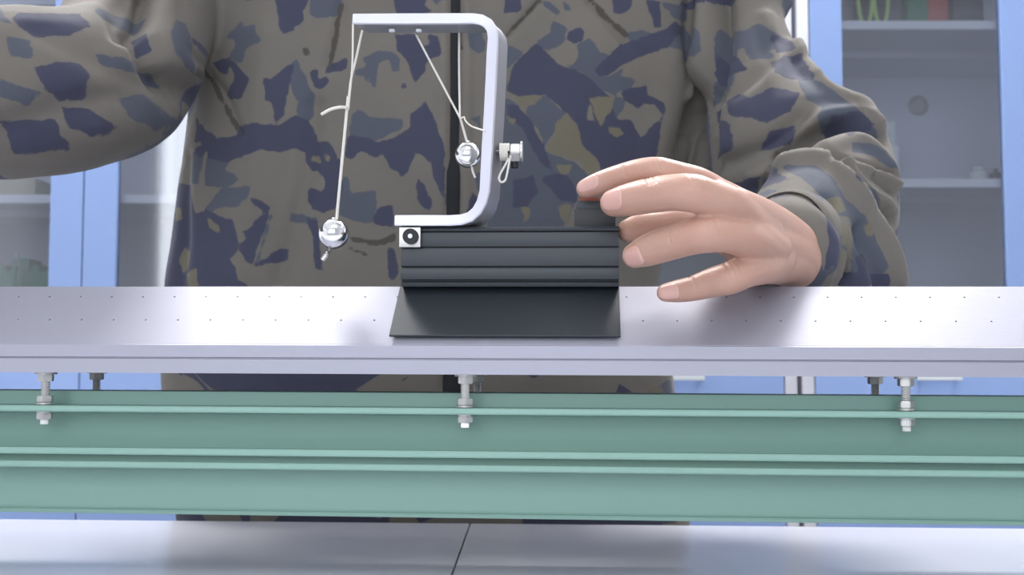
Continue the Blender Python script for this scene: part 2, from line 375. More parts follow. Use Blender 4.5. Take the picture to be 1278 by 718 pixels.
for k, (q0, q1) in enumerate(((20, 25), (27, 31))):
    a = W(q0, 330, 2.09); b = W(q1, 318, 2.09)
    bm = bmesh.new(); rr = (b.x - a.x) / 2; lathe(bm, [(rr, 0), (rr, b.z - zb - 0.012), (rr * 0.5, b.z - zb - 0.008), (rr * 0.5, b.z - zb)])
    o = link('small_bottle', mesh_of(bm, 'sb', 40), M_greenbox, None, T((a.x + b.x) / 2, a.y - 0.012, zb)); tag(o, ('left slim green bottle in front of the green rack', 'right slim green bottle in front of the green rack')[k], 'bottle')
for k, (q0, q1, qt) in enumerate(((193, 201, 120), (206, 222, 140))):
    a = W(q0, 240, 2.12); b = W(q1, qt, 2.12); w = (b.x - a.x)
    t = empty('measuring_cylinder', T((a.x + b.x) / 2, a.y, zL), ('narrow white measuring cylinder on the left cabinet shelf', 'wide white measuring cylinder on the left cabinet shelf')[k], 'cylinder')
    bm = bmesh.new(); lathe(bm, [(w / 2, 0.008), (w / 2, b.z - zL), (w / 2 + 0.002, b.z - zL + 0.003)]); link('cylinder_tube', mesh_of(bm, 'c', 40), M_white, t)
    bm = bmesh.new(); lathe(bm, [(w / 2 + 0.005, 0), (w / 2 + 0.005, 0.004), (w / 2, 0.0085)]); link('cylinder_foot', mesh_of(bm, 'c', 40), M_white, t)
thing_box('cardboard_box', -30, 44, 238, 222, 2.15, 0.1, M_tan, 'tan cardboard box on the shelf of the left cabinet', 'box', base=zL)

# ------------------------------------------------------------------ table
YAW = R(-3.9)
TM = T(0, 0, 0) @ Matrix.Rotation(YAW, 4, 'Z')
tb = empty('lab_table', TM, 'white glossy laboratory table with a narrow joint between its two tops', 'table')
yb = 0.302; yf = -0.62; xs = -0.0445
def slab(name, xa0, xa1, xb0, xb1, z0, z1, m, bev):
    bm = bmesh.new(); v = [bm.verts.new((x, y, z)) for z in (z0, z1) for x, y in ((xa0, yf), (xb0, yf), (xb1, yb), (xa1, yb))]
    for q in ((0, 1, 2, 3), (4, 5, 6, 7), (0, 1, 5, 4), (1, 2, 6, 5), (2, 3, 7, 6), (3, 0, 4, 7)): bm.faces.new([v[i] for i in q])
    if bev: bmesh.ops.bevel(bm, geom=bm.edges[:], offset=bev, segments=2, affect='EDGES')
    return link(name, mesh_of(bm, name, 30), m, tb)
jn = lambda y, o: -0.0445 - 0.055 * (y - 0.02) + o
slab('table_top', -1.25, -1.25, jn(yf, -.0007), jn(yb, -.0007), TZ - 0.03, TZ, M_table, 0.0006)
slab('table_top', jn(yf, .0007), jn(yb, .0007), 1.25, 1.25, TZ - 0.03, TZ, M_table, 0.0006)
slab('joint_strip', jn(yf, -.0007), jn(yb, -.0007), jn(yf, .0007), jn(yb, .0007), TZ - 0.029, TZ - 0.004, M_rubber, 0)
for sx in (-1.18, 1.14):
    for sy in (yf + 0.04, yb - 0.08): box('leg', sx, sx + 0.04, sy, sy + 0.04, 0, TZ - 0.03, M_leg, tb, 0.002)
bm = bmesh.new(); bm_box(bm, -1.14, 1.14, yf + 0.045, yf + 0.07, TZ - 0.08, TZ - 0.03); bm_box(bm, -1.14, 1.14, yb - 0.075, yb - 0.05, TZ - 0.08, TZ - 0.03)
link('apron', mesh_of(bm), M_leg, tb)

# ------------------------------------------------------------------ air track, beam, bolts
ZC = CAM.z
TRM = T(0, 0, ZC) @ Matrix.Rotation(YAW, 4, 'Z') @ Matrix.Rotation(R(0.26), 4, 'Y')
def PZ(py, D): return W(639, py, D).z - ZC       # local height of an image row at depth D
def YD(D): return D - 0.8
track = empty('air_track', TRM, 'silver perforated air track bolted on a long green beam', 'air track')
X0, X1 = -0.95, 0.95
zcr = PZ(358, 0.855); zsl = PZ(430.5, 0.801); yfr = YD(0.8); ybk = YD(0.91); ycr = YD(0.855)
z1 = PZ(432, 0.8); z2 = PZ(447.5, 0.8); z3 = PZ(450, 0.8); z4 = PZ(468, 0.8)
prof = [(ycr - 0.0008, zcr), (ycr + 0.0008, zcr), (ybk - 0.001, zsl), (ybk, z1), (ybk, z4), (yfr, z4), (yfr, z3), (yfr + 0.0016, z3 + 0.0004), (yfr + 0.0016, z2 - 0.0004), (yfr, z2), (yfr, z1), (yfr + 0.0012, z1 + 0.0006), (yfr + 0.0012, zsl)]
bm = bmesh.new()
# body without its front slope, then the slope as plates with drilled air holes
n = len(prof)
A = [bm.verts.new((X0, y, z)) for y, z in prof]; B = [bm.verts.new((X1, y, z)) for y, z in prof]
for k in range(n - 1): bm.faces.new((A[k], A[k + 1], B[k + 1], B[k]))
link('rail_body', mesh_of(bm, 'rail'), M_alu, track)
bm = bmesh.new()
top = Vector((0, prof[0][0], prof[0][1])); bot = Vector((0, prof[-1][0], prof[-1][1])); dv = bot - top; LS = dv.length; du = dv / LS
nrm = Vector((0, du.z, -du.y)); nrm = nrm if nrm.y < 0 else -nrm
PIT = 0.0238
def SP(x, s, h=0.0): return Vector((x, 0, 0)) + top + du * s + nrm * h
rows = []
def hole_row(s0, s1, sc0, off):
    """strip between s0 and s1 with a hole centred at sc0"""
    k = 0; x = X0
    xa = X0; 
    cells = []
    xx = X0 + off
    while xx + PIT / 2 < X1: cells.append(xx); xx += PIT
    edges = [X0] + [c - PIT / 2 for c in cells[1:]] + [X1]
    for c, e0, e1 in zip(cells, edges, edges[1:]):
        a0, a1, a2, a3 = (bm.verts.new(SP(e0, s0)), bm.verts.new(SP(e1, s0)), bm.verts.new(SP(e1, s1)), bm.verts.new(SP(e0, s1)))
        sq = [a0, bm.verts.new(SP(c, s0)), a1, bm.verts.new(SP(e1, sc0)), a2, bm.verts.new(SP(c, s1)), a3, bm.verts.new(SP(e0, sc0))]
        ring = []; r = 0.00075
        for j in range(8):
            t_ = R(-135 + 45 * j)
            ring.append((c + r * math.cos(t_), sc0 + r * math.sin(t_)))
        v1 = [bm.verts.new(SP(q[0], q[1])) for q in ring]; v2 = [bm.verts.new(SP(q[0], q[1], -0.003)) for q in ring]
        for j in range(8):
            bm.faces.new((sq[j], sq[(j + 1) % 8], v1[(j + 1) % 8], v1[j])); bm.faces.new((v1[j], v1[(j + 1) % 8], v2[(j + 1) % 8], v2[j]))
hole_row(0, LS * 0.40, LS * 0.19, 0.006)
hole_row(LS * 0.40, LS, LS * 0.60, 0.017)
bmesh.ops.remove_doubles(bm, verts=bm.verts[:], dist=0.00001)
link('perforated_face', mesh_of(bm, 'face'), M_alu, track)
for xx in (X0, X1):
    bm = bmesh.new(); bm_extrude_x(bm, [(y + (0.001 if y > 0.05 else -0.001), z) for y, z in prof if True], xx - 0.004 * (xx < 0), xx + 0.004 * (xx > 0)); link('end_cap', mesh_of(bm), M_block, track)
# green beam
yw = YD(0.833)
def gz(py, D=0.8): return PZ(py, D)
bk = lambda y: 2 * YD(0.855) - y
half = [(yw, gz(491.5, .833)), (yw, gz(508.5, .833)), (yfr, gz(510.5)), (yfr, gz(518)), (yw - 0.001, gz(520, .83)), (yw, gz(563, .833)),
        (yfr, gz(564)), (yfr, gz(572.5)), (YD(.812), gz(573.5, .812)), (YD(.812), gz(581, .812)), (yfr, gz(581.5)), (yfr, gz(589.5)), (yw, gz(590, .833)), (yw, gz(641, .833)),
        (YD(.829), gz(643, .829)), (YD(.829), gz(648, .829))]
full = half + [(bk(y), z) for y, z in half[::-1]]
bm = bmesh.new(); bm_extrude_x(bm, full, X0, X1)
ed = [e for e in bm.edges if abs(e.verts[0].co.x - e.verts[1].co.x) > 1]
bmesh.ops.bevel(bm, geom=ed, offset=0.0007, segments=2, affect='EDGES')
beam = link('support_beam', mesh_of(bm, 'beam', 40), M_green, track); beam['label'] = 'green painted ribbed support beam'
# levelling bolts
Ry = YD(.812)
def bolt(x, y, front):
    rw = 0.0067
    zt = z4; zl = gz(510.3); zu = gz(518)
    r0 = link('levelling_bolt', (lambda b_: (bm_tube(b_, [(0, 0, zt), (0, 0, (zu if front else gz(505)) - (0.0095 if front else 0))], 0.0028, 16), mesh_of(b_, 'shaft', 40))[1])(bmesh.new()), M_steel, track, T(x, y, 0))
    # thread ridges
    b_ = bmesh.new(); z = zt - 0.0075
    while z > zl + 0.006:
        cyl(b_, (0, 0, z), 0.0031, 0.0006, n=16); z -= 0.0013
    th = link('thread', mesh_of(b_, 'thread', 40), M_steel, r0); th['kind'] = 'stuff'
    def wash(zc, rr=0.0067):
        b_ = bmesh.new(); cyl(b_, (0, 0, zc), rr, 0.0013, n=28); link('washer', mesh_of(b_, 'washer', 40), M_steel, r0)
    def nut(zc, hh=0.0046):
        b_ = bmesh.new(); hexa(b_, (0, 0, zc), 0.0058, hh, 'z', 0.0005); link('hex_nut', mesh_of(b_, 'nut', 35), M_steel, r0)
    wash(zt - 0.0008, 0.0076); nut(zt - 0.0040, 0.005)
    if front:
        wash(zl + 0.0010); nut(zl + 0.0042); wash(zu - 0.0010, 0.0063); nut(zu - 0.0039, 0.0042)
for px in (59, 581, 1129):
    u = (px - 639) / F
    # solve local x so that the bolt stands at this column
    x = u * .812
    for _ in range(6):
        p = TRM @ Vector((x, Ry, 0)); cur = (p.x - CAM.x) / (p.y - CAM.y); x += (u - cur) * .812
    bolt(x, Ry, True); bolt(x, bk(Ry), False)
for xx in (-0.88, 0.88):
    for yy in (YD(.82), YD(.89)):
        b_ = bmesh.new(); zt = gz(640, .833); zbm = TZ - ZC + abs(xx) * 0.0045 * (1 if xx > 0 else -1)
        cyl(b_, (xx, yy, (zt + zbm) / 2 + 0.004), 0.006, zt - zbm - 0.008); cyl(b_, (xx, yy, zbm + 0.006), 0.018, 0.009)
        link('foot', mesh_of(b_, 'foot', 40), M_block, track)

# ------------------------------------------------------------------ glider
gl = empty('track_glider', TRM, 'black ribbed glider straddling the silver air track, white channel arch on top', 'glider')
gx0, gx1 = -0.0850, 0.0740
gf = YD(.836); gbk = 2 * ycr - gf
def gp(py, d=.836): return PZ(py, d)
front = []
rowsY = [(283, 288.3), (290.3, 307.6), (310.2, 332.0), (335.0, 348.8), (352, 357.5)]
ins = [0.0, 0.0008, 0.0, -0.0008, 0.0016]
for (a, b), q in zip(rowsY, ins):
    front += [(gf + q, gp(a)), (gf + q - 0.0006, gp((a + b) / 2)), (gf + q, gp(b)), (gf + 0.004, gp(b + .2)), (gf + 0.004, gp(b + 1.8))]
front = front[:-2]
prof = front + [(2 * ycr - y, z) for y, z in front[::-1]]
bm = bmesh.new(); bm_extrude_x(bm, prof, gx0 + 0.0015, gx1)
link('ribbed_body', mesh_of(bm, 'gbody', 25), M_black, gl)
# saddle: two flaps over the slopes
off = 0.0022; 
flapb = PZ(421.5, .807)
def flap(s):
    tpt = top + nrm * off; L_ = (tpt.z - flapb) / -du.z
    a = tpt - du * 0.003; b = tpt + du * L_
    q = [(a.y, a.z), (b.y, b.z), (b.y + nrm.y * 0.0018, b.z + nrm.z * 0.0018), (a.y + nrm.y * 0.0018, a.z + nrm.z * 0.0018)]
    if s > 0: q = [(2 * ycr - y, z) for y, z in q]
    bm = bmesh.new(); bm_extrude_x(bm, q, gx0 - 0.0008, gx1 + 0.0003)
    bmesh.ops.bevel(bm, geom=bm.edges[:], offset=0.0003, segments=1, affect='EDGES')
    o = link('saddle_flap', mesh_of(bm, 'flap', 25), M_black, gl)
flap(-1); flap(1)
GI = TRM.inverted()
def G(px, py, D): return GI @ W(px, py, D)
# square plate with black cap at the left end
a = G(497, 308, .833); b = G(524, 283.4, .833)
br = box('mount_plate', a.x, b.x, gf - 0.005, gf - 0.0005, a.z, b.z, M_steel, gl, 0.0004); br['label'] = 'small square aluminium plate'
c = G(511.5, 294.5, .83)
bm = bmesh.new(); cyl(bm, (c.x, gf - 0.0073, c.z), 0.0056, 0.0045, 'y', 28); k_ = link('cap_screw', mesh_of(bm, 'cap', 40), M_rubber, br); k_['label'] = 'black round cap screw'
bm = bmesh.new(); hexa(bm, (c.x, gf - 0.0098, c.z), 0.0018, 0.0008, 'y'); link('screw_socket', mesh_of(bm, 's'), M_white, br)
# end block under the fingers
a = G(717, 283, .845); b = G(768, 262, .845)
ztop_ = gp(283)
eb = box('end_block', a.x, b.x, YD(.843), YD(.867), ztop_, b.z, M_block, gl, 0.0006)
a2 = G(719, 262, .846); b2 = G(766, 252, .846)
box('block_cap', a2.x, b2.x, YD(.845), YD(.865), b.z, b2.z, M_black, eb, 0.0006)
a3 = G(723, 252, .846); b3 = G(748, 247, .846)
o = box('contact_strip', a3.x, b3.x, YD(.846), YD(.864), b2.z, b3.z, M_copper, eb, 0.0004); o['label'] = 'thin reddish brown strip'
# channel arch
cl = [(440, 23), (500, 23), (560, 22.8), (590, 22.5), (600, 24), (608, 28.5), (613, 36), (614.5, 46), (613.5, 65), (612, 100), (610, 140), (607.5, 180), (605.5, 220), (604.2, 238), (600.5, 252), (594.5, 263), (586, 270.5), (575, 274), (560, 275), (525, 275), (492.5, 275)]
OFFR = Vector((0.0092, 0.025, -0.0016))
def DA(px): return 0.829 + (604 - px) * 0.00057 * 0.10
pts = [W(x, y, DA(x)) for x, y in cl]
def strip(name, t0, t1, hw, m, bev=True, off_in=0.0):
    bm = bmesh.new(); rings = []
    for i, p in enumerate(pts):
        d = (pts[min(i + 1, len(pts) - 1)] - pts[max(i - 1, 0)]).normalized()
        nn = d.cross(OFFR.normalized()).normalized()
        q = [p + OFFR * t0 + nn * hw, p + OFFR * t0 - nn * hw, p + OFFR * t1 - nn * hw, p + OFFR * t1 + nn * hw]
        rings.append([bm.verts.new(GI @ v) for v in q])
    for A_, B_ in zip(rings, rings[1:]):
        for k in range(4): bm.faces.new((A_[k], A_[(k + 1) % 4], B_[(k + 1) % 4], B_[k]))
    bm.faces.new(rings[0]); bm.faces.new(rings[-1])
    if bev:
        es = [e for e in bm.edges if not any(e.verts[0] in r and e.verts[1] in r for r in rings)]
        bmesh.ops.bevel(bm, geom=es, offset=0.0006, segments=2, affect='EDGES')
    return mesh_of(bm, name, 50)
arch = link('channel_arch', strip('arch_front', 0.0, 0.13, 0.0038, M_bar), M_bar, gl); arch['label'] = 'white aluminium channel bent into an open arch'
link('channel_web', strip('arch_web', 0.13, 0.92, 0.0027, M_leg, False), M_leg, arch)
link('rear_flange', strip('arch_rear', 0.90, 1.0, 0.0016, M_bar), M_bar, arch)
# rivets under the top arm
for px in (480, 514):
    p = GI @ (W(px, 31.5, DA(px)) + OFFR * 0.45); bm = bmesh.new(); cyl(bm, tuple(p), 0.0022, 0.0016, 'z', 16); link('rivet', mesh_of(bm, 'r', 40), M_white, arch)
# stud with wound cord at the right side
pc = GI @ W(620, 190, DA(605) + 0.012)
bm = bmesh.new(); bm_tube(bm, [pc + Vector((-0.004, 0, 0)), pc + Vector((0.0185, 0, 0))], 0.0022, 14)
stud = link('side_screw', mesh_of(bm, 'stud', 40), M_steel, arch)
bm = bmesh.new(); hexa(bm, tuple(pc + Vector((0.0137, 0, -0.0003))), 0.0072, 0.0068, 'x', 0.0005); link('screw_head', mesh_of(bm, 'nut', 35), M_steel, stud)
bm = bmesh.new(); cyl(bm, tuple(pc + Vector((0.0182, 0, 0.0))), 0.0078, 0.0016, 'x', 28); link('washer', mesh_of(bm, 'w', 40), M_steel, stud)
bm = bmesh.new(); cyl(bm, tuple(pc + Vector((0.013, 0.001, -0.0094))), 0.0027, 0.0042, 'z', 16); link('grub_screw', mesh_of(bm, 'g', 40), M_rubber, stud)
hel = [pc + Vector((0.0022 + 0.0068 * t_ / 4.5, 0.0045 * math.cos(2 * math.pi * t_) * (1.15 - 0.05 * t_), 0.0058 * math.sin(2 * math.pi * t_))) for t_ in [j / 16 for j in range(73)]]
bm = bmesh.new(); bm_tube(bm, hel, 0.00085, 10)
lp = [GI @ W(x, y, DA(605) + 0.006) for x, y in [tuple(q) for q in spline([(636, 196), (630, 207), (624, 218), (622.6, 224), (626, 227.5), (630.5, 225), (633, 216), (635.5, 203), (637.5, 194)], 5)]]
bm_tube(bm, lp, 0.0008, 10)
w_ = link('wound_cord', mesh_of(bm, 'cord', 60), M_cord, stud); w_['label'] = 'white cord wound on the screw with a hanging loop'

# ------------------------------------------------------------------ pendulums
def pendulum(label, ballpx, D, r, cords, extras, group):
    c = W(ballpx[0], ballpx[1], D)
    t = empty('pendulum', T(c), label, 'pendulum', group)
    bm = bmesh.new(); bmesh.ops.create_uvsphere(bm, u_segments=48, v_segments=28, radius=r)
    cyl(bm, (0, 0, r), 0.0016, 0.0016, 'z', 12)
    b_ = link('steel_ball', mesh_of(bm, 'ball', 60), M_chrome, t)
    for kind, pl, rad in cords:
        P = [W(*q) - c for q in pl]
        if len(P) > 2: P = [Vector(v) for v in spline([tuple(v) for v in P], 6)]
        bm = bmesh.new(); bm_tube(bm, P, rad, 8); link(kind, mesh_of(bm, 'cord', 60), M_cord, t)
    for kind, a, b, rad, m in extras:
        bm = bmesh.new(); A_ = W(*a) - c; B_ = W(*b) - c
        bm_tube(bm, [A_, A_.lerp(B_, 0.38), A_.lerp(B_, 0.42), A_.lerp(B_, 0.5), A_.lerp(B_, 0.54), B_], [rad, rad, rad * 0.65, rad * 0.65, rad, rad], 12); link(kind, mesh_of(bm, 'crimp', 40), m, t)
    return t
D1 = 0.853
pendulum('larger polished steel ball hanging low at the left of the arch', (416.5, 292), D1, 0.0111,
         [('cord', [(440.5, 29, .838), (439.8, 80, .845), (436, 122, .851), (434.5, 137, D1)], 0.00075),
          ('cord', [(452, 38, .862), (444, 75, .858), (438, 100, .854), (434, 137, D1)], 0.00085),
          ('cord', [(434.5, 120, D1), (433, 136, D1), (427, 200, D1), (420, 274.5, D1)], 0.0011),
          ('cord_tail', [(434, 134.5, D1 - .002), (424, 134, D1 - .004), (412, 137, D1 - .004), (401, 143, D1 - .003)], 0.0012)],
         [('crimp', (413, 311, D1), (402.5, 325, D1), 0.0021, M_steel)], 'steel balls hung on white cord')
D2 = 0.858
pendulum('smaller polished steel ball hanging inside the arch beside its upright', (584, 193.5), D2, 0.0097,
         [('cord', [(518, 41, D2), (529, 62, D2), (574, 147, D2)], 0.00075), ('cord', [(573, 41, D2), (573, 90, D2), (574, 147, D2)], 0.00075),
          ('cord', [(574, 146, D2), (583, 178, D2)], 0.0009),
          ('cord_tail', [(574, 149, D2 - .002), (579, 146, D2 - .004), (581, 151, D2 - .005), (589, 158, D2 - .01), (604, 163, D2 - .032)], 0.0006),
          ('cord_end', [(589, 208, D2), (590, 214, D2), (593, 222, D2)], 0.0008)], [], 'steel balls hung on white cord')

# ------------------------------------------------------------------ person
def chain(bm, pts, k=6, n=20):
    """pts: (Vector..., r) tapered round-ended solid"""
    P = spline([(p[0], p[1], p[2], p[3]) for p in pts], k)
    P = [np.array(q) for q in P]
    d0 = P[0][:3] - P[1][:3]; d0 = d0 / np.linalg.norm(d0); d1 = P[-1][:3] - P[-2][:3]; d1 = d1 / np.linalg.norm(d1)
    pre = [np.append(P[0][:3] + d0 * P[0][3] * math.sin(a), P[0][3] * math.cos(a)) for a in (R(84), R(66), R(45), R(22))]
    post = [np.append(P[-1][:3] + d1 * P[-1][3] * math.sin(a), P[-1][3] * math.cos(a)) for a in (R(22), R(45), R(66), R(84))]
    Q = pre + P + post
    bm_tube(bm, [Vector(q[:3]) for q in Q], [float(q[3]) for q in Q], n)
def wch(bm, L, k=6, n=20): chain(bm, [(*W(a, b, c), r) for a, b, c, r in L], k, n)
def ellipsoid(bm, c, r, M=None):
    g = bmesh.ops.create_icosphere(bm, subdivisions=4, radius=1)
    for v in g['verts']:
        v.co = Vector((v.co.x * r[0], v.co.y * r[1], v.co.z * r[2]))
        if M: v.co = M @ v.co
        v.co += Vector(c)
def remesh(bm, voxel, smooth=4, factor=0.5, name='m'):
    me = bpy.data.meshes.new(name); bmesh.ops.recalc_face_normals(bm, faces=bm.faces[:]); bm.to_mesh(me); bm.free()
    o = bpy.data.objects.new(name, me); COL.objects.link(o)
    md = o.modifiers.new('r', 'REMESH'); md.mode = 'VOXEL'; md.voxel_size = voxel
    if smooth:
        ms = o.modifiers.new('s', 'SMOOTH'); ms.iterations = smooth; ms.factor = factor
    dg = bpy.context.evaluated_depsgraph_get(); dg.update()
    out = bpy.data.meshes.new_from_object(o.evaluated_get(dg)); bpy.data.objects.remove(o)
    out.shade_smooth(); return out
def coords(me):
    a = np.empty(len(me.vertices) * 3, np.float32); me.vertices.foreach_get('co', a); return a.reshape(-1, 3).astype(float)
def normals(me):
    a = np.empty(len(me.vertices) * 3, np.float32); me.vertices.foreach_get('normal', a); return a.reshape(-1, 3).astype(float)
def setco(me, c): me.vertices.foreach_set('co', c.astype(np.float32).ravel()); me.update()
def seg_dist(P, pl):
    """distance of points P (n,d) to polyline pl (m,d)"""
    pl = np.asarray(pl, float); best = np.full(len(P), 1e9)
    for a, b in zip(pl[:-1], pl[1:]):
        ab = b - a; t = np.clip(((P - a) @ ab) / max(ab @ ab, 1e-12), 0, 1)
        d = np.linalg.norm(P - a - t[:, None] * ab, axis=1); best = np.minimum(best, d)
    return best

# --- hand on the glider (fingers in image order, top to bottom)
FING = {
 'index':  [(731, 235.5, .822, .0070), (748, 229, .815, .0082), (772, 221.5, .806, .0089), (800, 215, .796, .0096), (822, 215, .790, .0101), (848, 221, .791, .0103), (874, 230, .800, .0112), (905, 250, .820, .0125)],
 'middle': [(766, 253.5, .790, .0096), (785, 249.5, .781, .0112), (815, 243.5, .768, .0120), (843, 240.5, .757, .0123), (866, 242, .752, .0126), (893, 250, .757, .0120), (918, 261, .772, .0130), (950, 290, .805, .0150)],
 'ring':   [(792, 319, .792, .0088), (806, 313.5, .785, .0108), (828, 305.5, .776, .0118), (858, 296.5, .764, .0122), (884, 292.5, .757, .0124), (910, 294, .762, .0118), (935, 300, .778, .0135), (960, 310, .810, .0150)],
 'little': [(831, 365.5, .800, .0066), (846, 363.5, .797, .0079), (866, 360, .790, .0088), (892, 352, .782, .0104), (912, 347, .776, .0110), (932, 338, .784, .0116), (952, 331, .802, .0135), (968, 325, .825, .0145)],
 'thumb':  [(784, 288, .842, .0086), (800, 283, .843, .0098), (824, 281, .845, .0102), (856, 281, .845, .0120), (890, 285, .838, .0145), (925, 300, .850, .0165)],
}
bm = bmesh.new()
for k, L in FING.items(): wch(bm, L, 6, 24)
# metacarpals and webs
for L in ([(880, 236, .803, .0118), (915, 258, .828, .0150), (960, 290, .868, .0190), (1000, 318, .905, .0215)],
          [(918, 259, .776, .0138), (945, 275, .805, .0165), (972, 296, .850, .0200), (1005, 325, .900, .0220)],
          [(935, 298, .780, .0138), (952, 302, .808, .0165), (975, 312, .850, .0200), (1008, 332, .900, .0225)],
          [(950, 330, .803, .0130), (962, 328, .825, .0155), (980, 325, .858, .0190), (1008, 335, .905, .0215)],
          [(905, 262, .815, .0135), (912, 285, .820, .0130), (925, 312, .822, .0130), (945, 328, .825, .0130)],
          [(895, 243, .800, .0105), (918, 262, .782, .0125), (932, 292, .782, .0125), (945, 325, .800, .0120)],
          [(925, 295, .845, .0165), (965, 310, .875, .0200), (1010, 330, .905, .0230), (1028, 320, .945, .0240), (1040, 300, .99, .0260)]):
    wch(bm, L, 6, 24)
hand = remesh(bm, 0.0011, 10, 0.6, 'hand')
co = coords(hand); nr = normals(hand)
# knuckle creases and tendons as relief
def crease(px0, py0, px1, py1, D, amp, sig):
    a = np.array(W(px0, py0, D)); b = np.array(W(px1, py1, D)); t_ = np.linspace(0, 1, 5)
    pl = [a + (b - a) * q for q in t_]
    d = np.hypot(*[seg_dist(co[:, [0, 2]], np.array(pl)[:, [0, 2]]), np.clip(np.abs(co[:, 1] - a[1]) - 0.02, 0, None)])
    w = np.exp(-(d / sig) ** 2) * (nr[:, 1] < 0.3)
    return -amp * w
dis = np.zeros(len(co))
for c_ in ((804, 220, 807, 234, .77), (808, 219, 811, 234, .77), (813, 219, 815, 232, .77),
           (858, 219, 868, 240, .75), (863, 219, 873, 239, .75), (869, 220, 879, 240, .75), (875, 222, 884, 240, .75),
           (829, 286, 834, 306, .77), (834, 285, 838, 303, .77),
           (876, 272, 884, 295, .757), (882, 272, 889, 294, .757), (888, 273, 896, 294, .757),
           (860, 345, 866, 362, .79), (903, 330, 910, 347, .777), (909, 328, 916, 345, .777), (915, 327, 922, 343, .777),
           (818, 200, 824, 214, .785), (824, 200, 829, 214, .785), (776, 208, 780, 222, .80)):
    dis += crease(*c_, 0.00055, 0.0008)
for px, py, D, rr in ((868, 230, .75, .008), (888, 282, .757, .0075), (914, 336, .777, .007), (822, 205, .79, .006)):
    c0 = np.array(W(px, py, D)); d = np.linalg.norm(co[:, [0, 2]] - c0[[0, 2]], axis=1); dis += 0.0007 * np.exp(-(d / rr) ** 2) * (nr[:, 1] < 0)
for pl in ([(905, 255), (955, 290), (985, 310)], [(930, 300), (975, 315)]):
    P3 = [np.array(W(a, b, .8))[[0, 2]] for a, b in pl]; d = seg_dist(co[:, [0, 2]], P3); dis += 0.0007 * np.exp(-(d / 0.0035) ** 2) * (nr[:, 1] < -0.2)
co = co + nr * dis[:, None]; setco(hand, co)

# --- rest of the body
PX = -0.088                      # body centre line
PYc = 0.44
def loft(bm, rings, n=48, pw=2.4):
    R_ = []
    for (cx, cy, z, rx, ry) in rings:
        r_ = []
        for k in range(n):
            t_ = 2 * math.pi * k / n; c_, s_ = math.cos(t_), math.sin(t_)
            r_.append(bm.verts.new((cx + rx * abs(c_) ** (2 / pw) * (1 if c_ >= 0 else -1), cy + ry * abs(s_) ** (2 / pw) * (1 if s_ >= 0 else -1), z)))
        R_.append(r_)
    for A_, B_ in zip(R_, R_[1:]):
        for k in range(n): bm.faces.new((A_[k], A_[(k + 1) % n], B_[(k + 1) % n], B_[k]))
    bm.faces.new(R_[0]); bm.faces.new(R_[-1])
SHL = (PX - 0.20, 0.45, 1.37); SHR = (PX + 0.20, 0.45, 1.37)
# arm routes (centre x, depth, radius) shared by arm and sleeve
ARM_R = [(PX + .175, .455, 1.35, .046), (PX + .198, .452, 1.30, .036), (*W(921, 10, 1.205), .031), (*W(934, 85, 1.17), .031), (*W(958, 145, 1.135), .034), (*W(1015, 220, 1.10), .038), (*W(1030, 285, 1.01), .034), (*W(1005, 312, .93), .026), (*W(990, 315, .89), .0235)]
ARM_L = [(*SHL, .058), (*W(205, 0, 1.19), .050), (*W(150, 95, 1.08), .046), (*W(30, 110, .97), .040), (*W(-150, 95, .87), .030), (*W(-215, 85, .84), .025)]
bm = bmesh.new()
loft(bm, [(PX, PYc, .80, .14, .085), (PX, PYc, .95, .135, .085), (PX, PYc, 1.1, .135, .085), (PX, PYc, 1.25, .155, .09), (PX, PYc, 1.36, .17, .085), (PX, PYc + .005, 1.42, .12, .07), (PX, PYc, 1.45, .062, .058), (PX, PYc - 0.01, 1.55, .056, .06)])
chain(bm, ARM_R, 5); chain(bm, ARM_L, 5)
# head
hc = Vector((PX, PYc - 0.02, 1.64))
ellipsoid(bm, hc + Vector((0, 0.012, 0.02)), (.076, .094, .100)); ellipsoid(bm, hc + Vector((0, -0.022, -0.045)), (.056, .062, .068))
ellipsoid(bm, hc + Vector((0, -0.068, -0.088)), (.022, .018, .018)); ellipsoid(bm, hc + Vector((0, -0.088, 0.022)), (.045, .014, .012))
chain(bm, [(*(hc + Vector((0, -.084, 0.015))), .008), (*(hc + Vector((0, -.100, -.018))), .012), (*(hc + Vector((0, -.098, -.026))), .013)], 4)
for s in (-1, 1):
    ellipsoid(bm, hc + Vector((s * .078, 0.008, -.012)), (.008, .020, .032)); ellipsoid(bm, hc + Vector((s * .014, -.094, -.029)), (.008, .009, .007))
    ellipsoid(bm, hc + Vector((s * .035, -.07, -.03)), (.02, .014, .018))
ellipsoid(bm, hc + Vector((0, -.083, -.055)), (.022, .009, .005)); ellipsoid(bm, hc + Vector((0, -.082, -.064)), (.019, .010, .006))
# off-frame hand at the left: palm and five fingers, reaching forward-left
hw = W(-215, 85, .84); fd = (W(-320, 75, .80) - hw).normalized(); sd = Vector((0, 0, 1)).cross(fd).normalized(); upv = fd.cross(sd)
for k, q in enumerate((-.027, -.009, .009, .027)):
    chain(bm, [(*(hw + fd * .0), .017), (*(hw + fd * .05 + sd * q), .015), (*(hw + fd * .085 + sd * q), .0115)], 4)
    ll = (.062, .072, .068, .054)[k]
    chain(bm, [(*(hw + fd * .085 + sd * q), .0105), (*(hw + fd * (.085 + ll * .5) + sd * q * 1.15 - upv * .008), .0095), (*(hw + fd * (.085 + ll) + sd * q * 1.2 - upv * .024), .0078)], 5)
chain(bm, [(*(hw + fd * .02), .016), (*(hw + fd * .045 + sd * -.035 - upv * .012), .013), (*(hw + fd * .085 + sd * -.05 - upv * .022), .0095)], 5)
